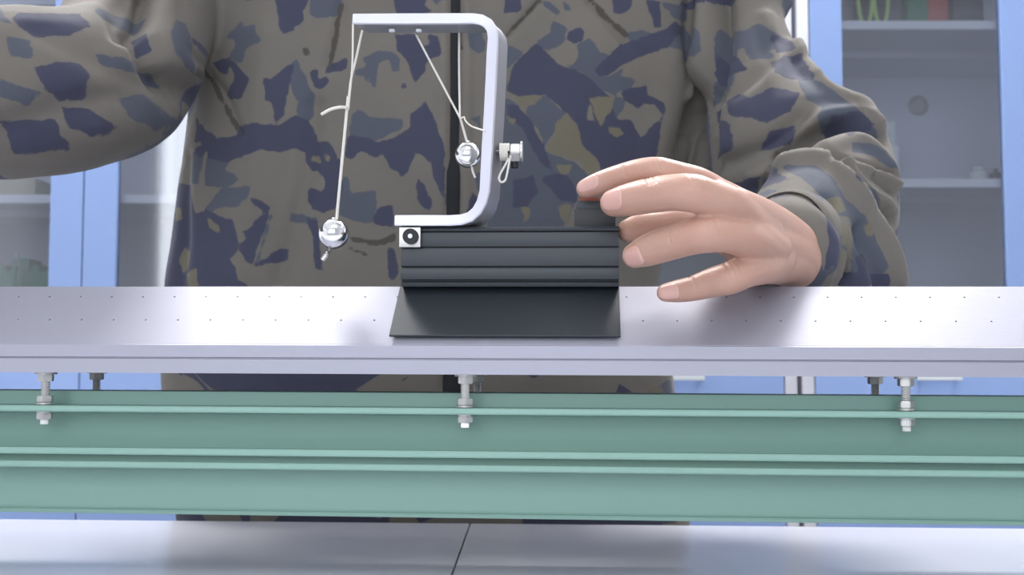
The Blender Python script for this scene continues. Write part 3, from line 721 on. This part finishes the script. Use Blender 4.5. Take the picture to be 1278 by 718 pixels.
# legs and feet
for s in (-1, 1):
    chain(bm, [(PX + s * .085, PYc, .84, .09), (PX + s * .09, PYc - .005, .62, .075), (PX + s * .095, PYc - .01, .47, .057), (PX + s * .095, PYc + .01, .30, .052), (PX + s * .095, PYc + .015, .10, .036)], 5)
    chain(bm, [(PX + s * .095, PYc + .025, .075, .033), (PX + s * .10, PYc - .06, .055, .035), (PX + s * .11, PYc - .14, .045, .03)], 5)
body = remesh(bm, 0.0045, 3, 0.5, 'body')
# join the fine hand into the body mesh: cut the coarse wrist where the hand takes over
bmj = bmesh.new(); bmj.from_mesh(body); bmj.from_mesh(hand)
bm_ = bmj; me_body = bpy.data.meshes.new('person_body'); bmj.to_mesh(me_body); bmj.free(); me_body.materials.append(M_skin); me_body.shade_smooth()
person = link('person', me_body, None)
tag(person, 'person in a camouflage jacket standing behind the table, fingers on the black glider', 'person')
# nails
from mathutils.bvhtree import BVHTree
HB = BVHTree.FromPolygons([Vector(q) for q in co.tolist()], [tuple(p.vertices) for p in hand.polygons])
def nail(fing, ulen, wang, tilt, back=0.0, rr=1.03):
    L = FING[fing]; p0 = W(*L[0][:3]); p1 = W(*L[1][:3]); r0 = L[0][3]; r1 = L[1][3]
    ax = (p0 - p1).normalized(); n0 = Vector(tilt); n0 = (n0 - ax * n0.dot(ax)).normalized(); b0 = ax.cross(n0)
    bm = bmesh.new(); NU, NV = 14, 14; grid = []
    dist = (p0 - p1).length
    for i in range(NU + 1):
        u = -1 + 2 * i / NU; row = []
        hwid = wang * (max(0.0, 1 - abs(u) ** 3.2)) ** 0.5
        hwid = max(hwid, 0.04)
        s = u * ulen / 2 - back
        f_ = min(1, max(0, -s / dist)); r = (r0 + (r1 - r0) * f_)
        if s > 0: r = math.sqrt(max(r * r - (s * 0.9) ** 2, 1e-7))
        for j in range(NV + 1):
            th = hwid * (-1 + 2 * j / NV)
            row.append(bm.verts.new(p0 + ax * s + (n0 * math.cos(th) + b0 * math.sin(th)) * (r * rr - 0.0010 * (abs(u) > 0.93) - 0.0008 * (abs(th) >= hwid * .98))))
        grid.append(row)
    for i in range(NU + 1):
        for j in range(NV + 1):
            v = grid[i][j]; l_, n_, _, _ = HB.find_nearest(v.co)
            e_ = (i in (0, NU)) or (j in (0, NV))
            v.co = l_ + n_ * (-0.0003 if e_ else 0.00035)
    for i in range(NU):
        for j in range(NV): bm.faces.new((grid[i][j], grid[i + 1][j], grid[i + 1][j + 1], grid[i][j + 1]))
    o = link('fingernail', mesh_of(bm, 'nail', 60), M_nail, person, None, True)
    return o
nail('index', .0215, R(50), (-.1, -1, .25), 0.0065)
nail('middle', .0215, R(48), (-.1, -1, .10), 0.0055)
nail('ring', .0185, R(46), (.05, -1, -.10), 0.0045)
nail('little', .0170, R(50), (.05, -1, .0), 0.0035)
for s in (-1, 1):
    bm = bmesh.new(); bmesh.ops.create_uvsphere(bm, u_segments=16, v_segments=12, radius=.012); e = link('eye', mesh_of(bm, 'eye', 60), M_eye, person, T(hc + Vector((s * .031, -.070, .004))), True)
    bm = bmesh.new(); bmesh.ops.create_uvsphere(bm, u_segments=16, v_segments=12, radius=.0058); link('iris', mesh_of(bm, 'iris', 60), M_hair, e, T(0, -.0075, 0), True)
bm = bmesh.new(); ellipsoid(bm, hc + Vector((0, .026, .040)), (.086, .096, .098))
for k in range(26):
    a_ = random.uniform(-1.2, 1.2); ellipsoid(bm, hc + Vector((.06 * a_, -.045 + .03 * abs(a_), .09)), (.016, .02, .02))
hm = remesh(bm, .005, 2, .5, 'hair'); link('hair', hm, M_hair, person)
bm = bmesh.new(); loft(bm, [(PX, PYc, .70, .17, .115), (PX, PYc, .86, .17, .11), (PX, PYc, .92, .165, .11)])
for s in (-1, 1): chain(bm, [(PX + s * .088, PYc, .74, .098), (PX + s * .095, PYc, .45, .080), (PX + s * .097, PYc + .01, .14, .064), (PX + s * .097, PYc + .01, .10, .064)], 5)
link('trousers', remesh(bm, .008, 3, .5, 'trousers'), M_trouser, person)
for s in (-1, 1):
    bm = bmesh.new(); chain(bm, [(PX + s * .095, PYc + .03, .05, .047), (PX + s * .10, PYc - .06, .046, .044), (PX + s * .115, PYc - .16, .042, .040)], 5)
    for v in bm.verts: v.co.z = max(v.co.z, 0.003)
    link('shoe', remesh(bm, .006, 2, .5, 'shoe'), M_shoe, person)

# --- jacket
bm = bmesh.new()
def sx(px, D): return (px - 639) / F * D
JR = []
for py, l, r in ((690, 232, 850), (650, 228, 856), (560, 218, 850), (468, 212, 843), (355, 215, 820), (250, 226, 848), (180, 230, 876), (90, 238, 878), (0, 246, 880), (-60, 252, 884)):
    D = 1.245; a = sx(l, D); b = sx(r, D); z = W(639, py, D).z
    JR.append(((a + b) / 2, 0.445, z, (b - a) / 2, 0.122 - 0.0 * py))
JR += [(PX, .447, 1.36, .205, .112), (PX, .45, 1.41, .17, .098), (PX, .45, 1.445, .10, .075), (PX, .445, 1.50, .072, .07)]
loft(bm, JR, 64, 2.7)
SLR = [(PX + .185, .455, 1.355, .078), (*W(918, -40, 1.225), .062), (*W(920, 20, 1.20), .052), (*W(930, 80, 1.17), .054), (*W(955, 140, 1.14), .064), (*W(985, 200, 1.10), .080)]
chain(bm, SLR, 6, 28)
chain(bm, [(*W(975, 125, 1.15), .042), (*W(1010, 172, 1.11), .050), (*W(1036, 215, 1.08), .058), (*W(1040, 260, 1.03), .056), (*W(1035, 300, .99), .054), (*W(1032, 345, .955), .052), (*W(1030, 375, .95), .046)], 6, 28)
chain(bm, [(*W(1040, 235, 1.04), .050), (*W(1015, 265, .985), .050), (*W(994, 300, .935), .047), (*W(986, 314, .905), .0435)], 6, 28)
chain(bm, [(*W(1020, 340, .97), .050), (*W(1015, 375, .95), .045)], 6, 28)
SLL = [(PX - .185, .455, 1.355, .080), (*W(205, -60, 1.21), .074), (*W(180, 20, 1.15), .072), (*W(150, 85, 1.08), .070), (*W(118, 108, 1.03), .071), (*W(30, 118, .97), .0735), (*W(-70, 108, .92), .066), (*W(-160, 95, .87), .052), (*W(-200, 88, .85), .042)]
chain(bm, SLL, 6, 28)
chain(bm, [(*W(893, -20, 1.235), .050), (*W(884, 100, 1.225), .048), (*W(872, 175, 1.215), .046), (*W(850, 220, 1.22), .046)], 6, 28)
# collar
chain(bm, [(PX - .06, .42, 1.475, .022), (PX, .385, 1.47, .022), (PX + .06, .42, 1.475, .022), (PX + .05, .49, 1.49, .022), (PX - .05, .49, 1.49, .022)], 5)
jm = remesh(bm, 0.0033, 8, 0.6, 'jacket')
co = coords(jm); nr = normals(jm)
# hollow the right cuff: push the end cap of the sleeve inward so the wrist leaves an opening
def line3(L): return np.array([list(W(*q)) for q in L])
def fold(L, amp, sig, ymax=None):
    """ridge (amp > 0) or crease (amp < 0) along a 3D route"""
    pl = np.array([q for q in spline([tuple(W(*q)) for q in L], 5)])
    d2 = seg_dist(co[:, [0, 2]], pl[:, [0, 2]])
    dep = np.exp(-(np.clip(np.abs(co[:, 1] - np.interp(co[:, 0], np.sort(pl[:, 0]), pl[np.argsort(pl[:, 0]), 1])) - 0.05, 0, None) / 0.02) ** 2)
    return amp * np.exp(-(d2 / sig) ** 2) * dep * np.clip(-nr[:, 1] * 2 + 0.6, 0, 1)
dis = np.zeros(len(co))
FOLDS = [
 # right sleeve
 ([(965, 203, 1.05), (992, 185, 1.05), (1022, 168, 1.05), (1060, 168, 1.05), (1092, 176, 1.05)], -.013, .0060),
 ([(975, 196, 1.05), (1010, 160, 1.05), (1060, 150, 1.06), (1088, 160, 1.06)], .006, .010),
 ([(925, 236, .95), (940, 213, .97), (970, 205, .99), (1005, 212, 1.0), (1022, 232, .99), (1048, 270, .98), (1075, 318, .98), (1086, 356, .98)], .007, .0065),
 ([(1016, 196, 1.02), (1060, 183, 1.03), (1085, 200, 1.03), (1100, 225, 1.03)], .005, .007),
 ([(1018, 208, 1.0), (1060, 212, 1.0), (1100, 226, 1.02)], -.007, .004),
 ([(1014, 214, 1.0), (1060, 219, 1.0), (1104, 238, 1.02)], .005, .004),
 ([(1020, 218, 1.0), (1045, 245, 1.0), (1080, 276, 1.0), (1094, 279, 1.0)], -.008, .0055),
 ([(1034, 222, 1.0), (1060, 250, 1.0), (1092, 268, 1.0), (1098, 272, 1.0)], .005, .005),
 ([(1075, 228, 1.0), (1092, 238, 1.0), (1106, 243, 1.0)], -.004, .003),
 ([(1040, 300, .97), (1065, 350, .97), (1070, 365, .97)], -.006, .006),
 ([(1005, 270, .95), (1014, 310, .95), (1025, 350, .95)], -.010, .008),
 ([(990, 60, 1.13), (992, 95, 1.13), (1000, 128, 1.12), (1030, 146, 1.11), (1060, 152, 1.10)], .007, .007),
 ([(985, 90, 1.13), (982, 130, 1.13), (985, 165, 1.13)], -.005, .009),
 ([(952, 30, 1.15), (955, 90, 1.14), (945, 150, 1.12)], .004, .010),
 ([(905, 130, 1.13), (945, 100, 1.13), (955, 60, 1.13)], -.004, .009),
 ([(910, 200, 1.05), (950, 185, 1.06), (985, 160, 1.08)], -.006, .008),
 # between sleeve and torso
 ([(905, -20, 1.15), (897, 40, 1.15), (883, 100, 1.15), (872, 160, 1.13), (868, 230, 1.13)], -.015, .010),
 ([(890, -20, 1.13), (880, 50, 1.13), (868, 110, 1.13)], .007, .006),
 ([(872, -20, 1.12), (866, 60, 1.12)], -.004, .007),
 # torso
 ([(570, -40, 1.12), (568, 100, 1.12), (566, 290, 1.12), (560, 480, 1.12)], -.003, .006),
 ([(583, -40, 1.12), (582, 100, 1.12), (580, 290, 1.12)], .003, .006),
 ([(555, -40, 1.12), (553, 200, 1.12), (550, 290, 1.12)], .002, .006),
 ([(252, 85, 1.13), (275, 110, 1.13), (302, 165, 1.13)], -.0025, .004),
 ([(672, 2, 1.12), (634, 45, 1.12)], -.0025, .0035), ([(735, 0, 1.12), (765, 30, 1.12), (782, 46, 1.12)], -.0025, .0035),
 ([(408, 80, 1.12), (420, 30, 1.12), (425, -10, 1.12)], -.003, .006), ([(390, 130, 1.12), (380, 220, 1.12), (345, 350, 1.12)], -.004, .010),
 ([(800, 240, 1.12), (840, 150, 1.12), (850, 60, 1.12)], .004, .018), ([(330, 40, 1.12), (320, 160, 1.12), (300, 330, 1.12)], .004, .02),
 ([(235, 200, 1.2), (240, 300, 1.2), (236, 360, 1.2)], -.004, .008),
 # left sleeve
 ([(150, -20, 1.05), (160, 20, 1.04), (176, 58, 1.03)], -.008, .010),
 ([(178, -20, 1.06), (190, 30, 1.05), (205, 75, 1.04), (228, 120, 1.04), (232, 150, 1.04)], -.026, .009),
 ([(205, -10, 1.08), (216, 50, 1.08), (234, 95, 1.08)], .006, .009),
 ([(80, 60, .97), (140, 90, .98), (190, 110, 1.0)], -.003, .010), ([(40, 180, .95), (110, 150, .97), (170, 130, 1.0)], -.004, .012),
]
for L, a, s in FOLDS: dis += fold(L, a * (1.7 if abs(a) < .02 else 1.1), s)
wr = np.array([noise.noise(Vector((c[0] * 9, c[1] * 9, c[2] * 6))) * 0.006 + noise.noise(Vector((c[0] * 26 + 5, c[1] * 22, c[2] * 17))) * 0.0022 for c in co[::1]])
dis = np.clip(dis, -.026, .011)
co2 = co + nr * (dis + wr)[:, None]
setco(jm, co2)
co = co2
# printed patches and dark marks of the cloth: polygons in front view, turned into signed distances (cloth plane x, z)
S_, N_, O_, K_ = [], [], [], []
def tor(pl): return pl, 'T'
S_ += [[(304,25),(304,35),(319,31),(321,43),(328,54),(315,59),(308,65),(304,83),(288,75),(295,60),(294,51),(283,51)],
 [(367,68),(380,93),(392,118),(390,145),(378,153),(370,143),(373,128),(364,113),(362,100)],
 [(385,-8),(425,-8),(426,10),(420,19),(395,20),(386,16)],[(248,195),(290,203),(286,215),(304,226),(288,237),(280,239),(247,234)],
 [(238,123),(249,126),(241,145),(233,155)],[(280,240),(317,234),(315,248),(300,262),(285,262),(270,268),(262,268)],[(337,268),(342,268),(328,325),(322,332)],
 [(362,265),(396,272),(396,282),(360,276)],[(533,-8),(562,-8),(545,8)],
 [(453,73),(468,65),(490,65),(500,75),(499,88),(490,90),(485,76),(473,76),(469,112),(464,112),(462,95),(458,105),(455,95),(443,95),(444,85),(462,84)],
 [(448,135),(462,147),(503,150),(504,160),(490,168),(470,178),(440,175),(436,160),(440,145)],[(372,105),(390,112),(390,140),(378,153)],
 [(428,220),(433,222),(440,242),(470,238),(472,258),(466,280),(440,276),(424,268),(422,252)],
 [(678,0),(690,5),(699,13),(695,19),(680,9)],[(699,-5),(710,5),(713,14),(705,11)],
 [(692,24),(708,35),(706,50),(685,63),(671,59),(670,50),(688,40),(685,32)],[(632,57),(655,65),(640,82),(632,88)],
 [(720,54),(735,47),(750,65),(762,70),(750,112),(735,95),(720,88),(700,82),(717,80),(722,65)],
 [(660,130),(680,118),(707,142),(688,170),(680,182),(670,160),(655,140)],
 [(628,120),(648,133),(668,170),(680,188),(722,205),(735,220),(722,245),(715,262),(705,281),(690,290),(610,290),(600,250),(590,220),(625,210)],
 [(824,-5),(840,3),(853,18),(855,33),(845,35),(835,28),(833,20),(824,15)],
 [(783,43),(800,41),(820,48),(850,38),(860,60),(863,85),(855,90),(845,72),(830,65),(808,62),(788,56)],
 [(758,96),(779,85),(774,95),(794,101),(785,113),(764,118),(745,110),(735,95)],[(765,120),(780,122),(778,138),(768,148),(757,148)],
 [(585,40),(602,38),(606,66),(596,68),(585,62)],[(588,150),(600,145),(600,160)],[(640,300),(700,300),(720,360),(640,360)],[(520,300),(560,300),(540,360)],
 [(300,480),(350,470),(370,500),(310,510)],[(450,470),(520,475),(500,500)],[(620,470),(700,470),(680,505)]]
N_ += [[(341,-8),(386,-8),(384,0),(377,11),(379,27),(367,31),(367,36),(353,44),(348,28),(345,12)],
 [(269,83),(288,74),(303,88),(314,102),(304,129),(288,125),(285,120),(289,113),(296,100),(295,93),(288,85),(286,98),(275,89)],
 [(329,101),(340,100),(357,83),(367,78),(363,100),(360,113),(355,143),(350,150),(344,155),(342,130),(333,129),(334,115)],
 [(300,160),(323,157),(350,158),(370,143),(385,150),(395,170),(398,195),(385,190),(370,185),(350,190),(325,190),(310,197),(288,205),(251,199),(250,190),(280,175),(300,172)],
 [(238,67),(250,65),(252,85),(241,97),(236,88)],[(250,150),(260,165),(275,175),(272,182),(250,182)],
 [(229,233),(247,234),(249,255),(254,270),(265,266),(288,276),(296,278),(301,295),(303,315),(293,325),(300,336),(303,350),(313,358),(313,372),(200,372),(210,360),(218,300),(224,270),(225,245)],
 [(314,246),(339,259),(338,270),(328,300),(320,330),(312,328),(303,312),(311,300),(306,292),(318,285),(320,275),(335,268),(318,255)],
 [(350,310),(359,311),(358,325),(340,330),(322,335),(325,328)],[(381,176),(410,176),(420,190),(420,205),(402,215),(388,212),(380,200)],
 [(384,232),(400,238),(405,262),(390,262),(385,245)],[(380,270),(397,276),(400,320),(405,340),(395,335),(390,295)],
 [(490,-8),(533,-8),(530,8),(540,12),(530,20),(497,20)],[(493,43),(520,43),(528,58),(545,50),(551,62),(548,70),(533,78),(530,90),(518,103),(512,88),(505,72),(495,62)],
 [(533,43),(548,45),(552,70),(540,73)],[(407,78),(420,75),(434,70),(434,88),(420,90),(406,90)],[(385,86),(395,86),(398,100),(407,95),(413,100),(400,112),(390,108)],
 [(505,101),(509,108),(504,113),(500,108)],
 [(530,125),(540,143),(551,172),(556,195),(552,215),(545,205),(528,195),(520,190),(510,215),(502,222),(497,215),(488,212),(478,192),(470,198),(450,190),(440,200),(430,195),(435,170),(450,170),(470,178),(500,170),(512,160),(513,142),(525,135)],
 [(472,258),(492,258),(492,285),(465,280)],[(395,205),(412,195),(426,200),(427,240),(418,262),(402,265),(385,252),(382,235),(398,240),(405,237),(407,227),(397,217)],
 [(520,220),(530,233),(540,252),(538,265),(530,262),(522,250)],[(527,195),(543,202),(556,210),(556,260),(552,245),(543,225),(540,205)],[(483,310),(492,310),(498,340),(490,352),(485,345)],
 [(631,-5),(648,-5),(651,11),(648,17),(629,17)],[(707,40),(724,32),(730,40),(729,50),(718,54),(707,48)],
 [(670,53),(685,67),(698,80),(720,88),(735,95),(750,112),(762,120),(770,155),(760,165),(745,160),(740,140),(735,122),(733,150),(745,175),(738,190),(725,180),(718,160),(708,142),(680,117),(648,120),(631,113),(637,97),(640,82),(655,67)],
 [(742,88),(772,56),(788,54),(806,47),(830,42),(840,32),(850,45),(830,66),(808,70),(775,83),(758,96),(748,95)],
 [(631,130),(648,133),(665,155),(680,185),(690,215),(672,200),(655,165),(635,145)],
 [(722,145),(735,150),(770,160),(800,180),(800,212),(750,214),(747,200),(738,190),(728,175)],[(672,222),(705,215),(720,235),(722,255),(700,250),(690,240)],
 [(765,-5),(789,-5),(788,10),(776,19),(765,17)],[(806,-5),(823,-5),(823,38),(815,40),(813,25),(806,17)],[(840,-5),(871,-5),(872,9),(845,5)],
 [(770,114),(806,109),(808,120),(825,133),(828,143),(825,148),(815,133),(803,130),(795,136),(785,130),(775,120)],
 [(755,148),(787,150),(793,163),(800,173),(810,163),(825,148),(820,180),(815,215),(800,205),(760,205),(750,185)],
 [(640,225),(665,220),(672,240),(655,262),(640,258)],[(590,240),(600,252),(598,280),(575,282)],[(245,470),(300,474),(290,500),(240,500)],[(540,465),(620,470),(600,510),(560,500)],[(720,465),(800,470),(810,500),(740,505)]]
O_ += [[(266,275),(281,288),(280,295),(268,288)],[(226,263),(235,264),(237,278),(229,281)],[(387,193),(398,192),(400,203),(392,200),(386,199)],
 [(708,140),(720,155),(730,188),(745,197),(747,212),(730,213),(725,200),(700,195),(680,188),(693,170),(695,152)],[(695,205),(713,207),(710,218),(700,218)],
 [(698,258),(708,252),(716,258),(710,270),(706,280),(700,270)],[(645,256),(661,260),(661,272),(652,280),(655,268)],[(736,122),(768,120),(765,135),(750,157),(742,140)],
 [(758,157),(772,160),(778,168),(770,173),(760,166)],[(643,122),(668,118),(676,122),(664,132),(648,131)],[(631,145),(645,148),(640,158)],[(240,310),(248,318),(247,332),(240,345),(236,330)],
 [(245,345),(256,338),(259,360),(248,362)],[(350,500),(380,490),(390,510),(355,515)],[(405,190),(413,195),(412,203),(406,200)]]
K_ += [[(248,84),(253,82),(275,108),(302,163),(298,166),(270,112)],[(672,-3),(676,1),(655,22),(634,47),(631,43),(652,20)],[(731,-3),(738,-3),(765,25),(784,44),(780,47),(755,24)],
 [(436,296),(472,300),(495,292),(495,301),(472,308),(440,302)],[(435,308),(459,317),(458,320),(436,313)],[(250,30),(256,30),(255,52),(251,53)],[(376,58),(384,60),(385,70),(378,67)],[(500,10),(503,10),(502,14)],[(422,0),(428,0),(420,50),(412,85),(408,80)]]  # dark seam lines and streaks on the chest
def tw(polys, D): return [np.array([[W(a, b, D).x, W(a, b, D).z] for a, b in pl]) for pl in polys]
def bend(polys):
    """torso patches follow the curved chest"""
    out = []
    for pl in polys:
        q = []
        for a, b in pl:
            t_ = abs((a - 550) / 330.0); D = 1.125 + 0.11 * min(1, t_) ** 5; w_ = W(a, b, D); q.append((w_.x, w_.z))
        out.append(np.array(q))
    return out
def sdf(P, polys, cur):
    for pl in polys:
        lo = pl.min(0) - 0.02; hi = pl.max(0) + 0.02
        m = np.all((P > lo) & (P < hi), axis=1); idx = np.nonzero(m)[0]
        if len(idx) == 0: continue
        Q = P[idx]; ins = np.zeros(len(Q), bool); n = len(pl)
        for i in range(n):
            a = pl[i]; b = pl[(i + 1) % n]
            cnd = ((a[1] > Q[:, 1]) != (b[1] > Q[:, 1]))
            xin = (b[0] - a[0]) * (Q[:, 1] - a[1]) / ((b[1] - a[1]) if abs(b[1] - a[1]) > 1e-12 else 1e-12) + a[0]
            ins ^= cnd & (Q[:, 0] < xin)
        d = seg_dist(Q, np.vstack([pl, pl[:1]])); d = np.where(ins, d, -d)
        cur[idx] = np.maximum(cur[idx], d)
    return cur
P = co[:, [0, 2]]
PXc = 639 + F * co[:, 0] / (co[:, 1] + 0.8)
right_arm = ((co[:, 0] > sx(888, 1.17)) | ((co[:, 0] > sx(868, 1.17)) & (co[:, 1] < .30))) & (co[:, 1] < .50)
left_arm = ((co[:, 0] < sx(240, 1.12)) & (co[:, 2] > W(0, 232, 1.0).z) & (co[:, 1] < .36)) | (co[:, 1] < 0.27) & (co[:, 0] < 0)
torso = ~right_arm & ~left_arm
SR = [[(905,20),(925,38),(948,28),(965,45),(985,48),(985,65),(968,68),(953,68),(935,65),(920,63),(910,88),(895,75),(895,45)],[(893,85),(915,90),(905,120),(890,130)],[(925,60),(952,64),(958,80),(930,84)],[(985,175),(1000,150),(1012,165),(1000,190)],[(1040,10),(1045,30),(1038,30)]]
NR = [[(958,48),(985,48),(990,67),(963,75)],[(970,80),(993,73),(995,100),(995,120),(968,120),(950,108),(953,90)],[(898,135),(913,128),(920,140),(943,130),(973,140),(960,163),(933,175),(898,160)],[(898,60),(915,74),(925,96),(905,102),(893,84)],[(880,150),(895,165),(900,200),(880,210)],[(935,185),(965,180),(960,205),(930,205)]]
SR2 = [[(995,73),(1060,140),(1095,170),(1085,180),(1040,155),(1000,128)],[(1038,195),(1065,192),(1084,201),(1102,223),(1084,220),(1065,207),(1038,207)]]
NR2 = [[(1022,168),(1029,152),(1065,143),(1090,162),(1053,174),(1035,186)],[(1099,246),(1107,262),(1104,269),(1094,261)],[(1073,308),(1090,293),(1102,302),(1105,321),(1104,365),(1087,365)]]
SR3 = [[(973,206),(1007,213),(1022,232),(1032,259),(1059,281),(1084,339),(1065,365),(1035,365),(1032,327),(1032,284),(1007,281),(1001,259),(989,241)]]
NR3 = [[(906,221),(940,206),(970,204),(972,232),(961,236),(925,238)],[(992,262),(1010,287),(1028,365),(985,365),(993,320)]]
SR3 += [[(1068,232),(1085,240),(1098,262),(1080,255)],[(932,245),(948,244),(958,262),(944,262)]]
NR3 += [[(1050,222),(1066,228),(1064,240),(1050,236)],[(1040,330),(1052,322),(1060,350),(1046,362)]]
OR3 = [[(1004,262),(1025,259),(1029,275),(1013,282)],[(1016,293),(1033,293),(1032,324),(1038,336),(1015,324)],[(1055,290),(1065,287),(1068,302),(1058,303)]]
NL = [[(105,150),(128,146),(150,160),(128,178),(108,172)],[(140,30),(160,22),(172,48),(152,60)],[(0,0),(65,-8),(62,13),(33,23),(0,30)],[(62,39),(108,23),(124,42),(111,62),(78,72),(55,52)],[(88,111),(124,95),(134,111),(124,137),(104,143),(95,134)],[(49,176),(98,163),(104,195),(52,208)],[(-10,127),(20,140),(29,182),(20,235),(-10,235)],[(156,166),(182,166),(176,179),(160,186)]]
SL = [[(150,125),(172,112),(190,130),(175,150),(158,145)],[(196,150),(214,138),(226,152),(200,172)],[(60,80),(80,78),(86,100),(66,104)],[(189,-8),(248,-8),(240,91),(208,65),(192,33)],[(134,78),(165,75),(170,88),(140,92)],[(60,130),(90,140),(80,155),(50,150)],[(110,0),(150,-8),(140,20),(118,18)],[(30,30),(60,60),(20,60)]]
att = {}
for nm, tp, r1, r2, r3, la in (('print_slate', S_, SR, SR2, SR3, SL), ('print_navy', N_, NR, NR2, NR3, NL), ('print_olive', O_, [], [], OR3, []), ('dark_marks', K_, [], [], [], [])):
    v = np.full(len(co), -0.02)
    i = np.nonzero(torso)[0]; v[i] = sdf(P[i], bend(tp), v[i])
    i = np.nonzero(right_arm)[0]; v[i] = sdf(P[i], tw(r1, 1.12) + tw(r2, 1.05) + tw(r3, .965), v[i])
    i = np.nonzero(left_arm)[0]; v[i] = sdf(P[i], tw(la, .98), v[i])
    att[nm] = v
wt = ((nr[:, 1] < 0.15) & (co[:, 2] < W(0, -8, 1.13).z) & (co[:, 2] > W(0, 362, 1.13).z)).astype(float)
wt[left_arm & (co[:, 0] < W(-5, 100, .97).x)] = 0
att['print_weight'] = wt
for nm, v in att.items():
    a_ = jm.attributes.new(nm, 'FLOAT', 'POINT'); a_.data.foreach_set('value', v.astype(np.float32))
jm.materials.clear(); jm.materials.append(M_camo)
jacket = link('jacket', jm, None, person); jm.shade_smooth()
jacket['label'] = 'olive, navy and slate camouflage jacket with loose sleeves'
# cuff rim round the wrist of the near hand
cc = W(982, 308, .897); axv = (W(940, 283, .84) - W(1010, 318, .94)).normalized(); a_, b_ = frame_axes(axv)
ring = [cc + (a_ * math.cos(t_) * .0375 + b_ * math.sin(t_) * .0440) + axv * .002 * math.sin(3 * t_) for t_ in [2 * math.pi * k / 48 for k in range(48)]]
bm = bmesh.new(); 
prv = []
for q, (sc_, o_) in enumerate(((1.10, -.018), (1.06, -.004), (1.02, .004), (.97, .006), (.93, .002), (.90, -.012), (.6, -.03))):
    prv.append([bm.verts.new(cc + (v - cc) * sc_ + axv * o_) for v in ring])
for A_, B_ in zip(prv, prv[1:]):
    for k in range(48): bm.faces.new((A_[k], A_[(k + 1) % 48], B_[(k + 1) % 48], B_[k]))
link('cuff', mesh_of(bm, 'cuff', 80), M_camo, jacket, None, True)
# zip down the front
jz = []
for py in range(-60, 640, 20):
    p = W(568 - py * 0.008, py, 1.13); m = (np.abs(co[:, 0] - p.x) < .004) & (np.abs(co[:, 2] - p.z) < .008) & (co[:, 1] < .42)
    if m.any(): jz.append((p.x, co[m, 1].min() - 0.0012, p.z))
bm = bmesh.new(); pr = None
for (x, y, z) in jz:
    r_ = [bm.verts.new((x - .0085, y + .001, z)), bm.verts.new((x - .006, y - .0012, z)), bm.verts.new((x + .006, y - .0012, z)), bm.verts.new((x + .0085, y + .001, z))]
    if pr:
        for k in range(3): bm.faces.new((pr[k], pr[k + 1], r_[k + 1], r_[k]))
    pr = r_
zp = link('zip_strip', mesh_of(bm, 'zip', 60), M_seam, jacket, None, True); zp['label'] = 'black front zip strip'
p = jz[6]
bm = bmesh.new(); bm_tube(bm, [(jz[4][0] + .008, jz[4][1] - .003, jz[4][2] - .012), (jz[4][0] + .009, jz[4][1] - .004, jz[5][2] - .02)], .0022, 10); cyl(bm, (jz[4][0] + .008, jz[4][1] - .003, jz[4][2] - .004), .0035, .008)
link('zip_pull', mesh_of(bm, 'pull', 50), M_seam, zp)
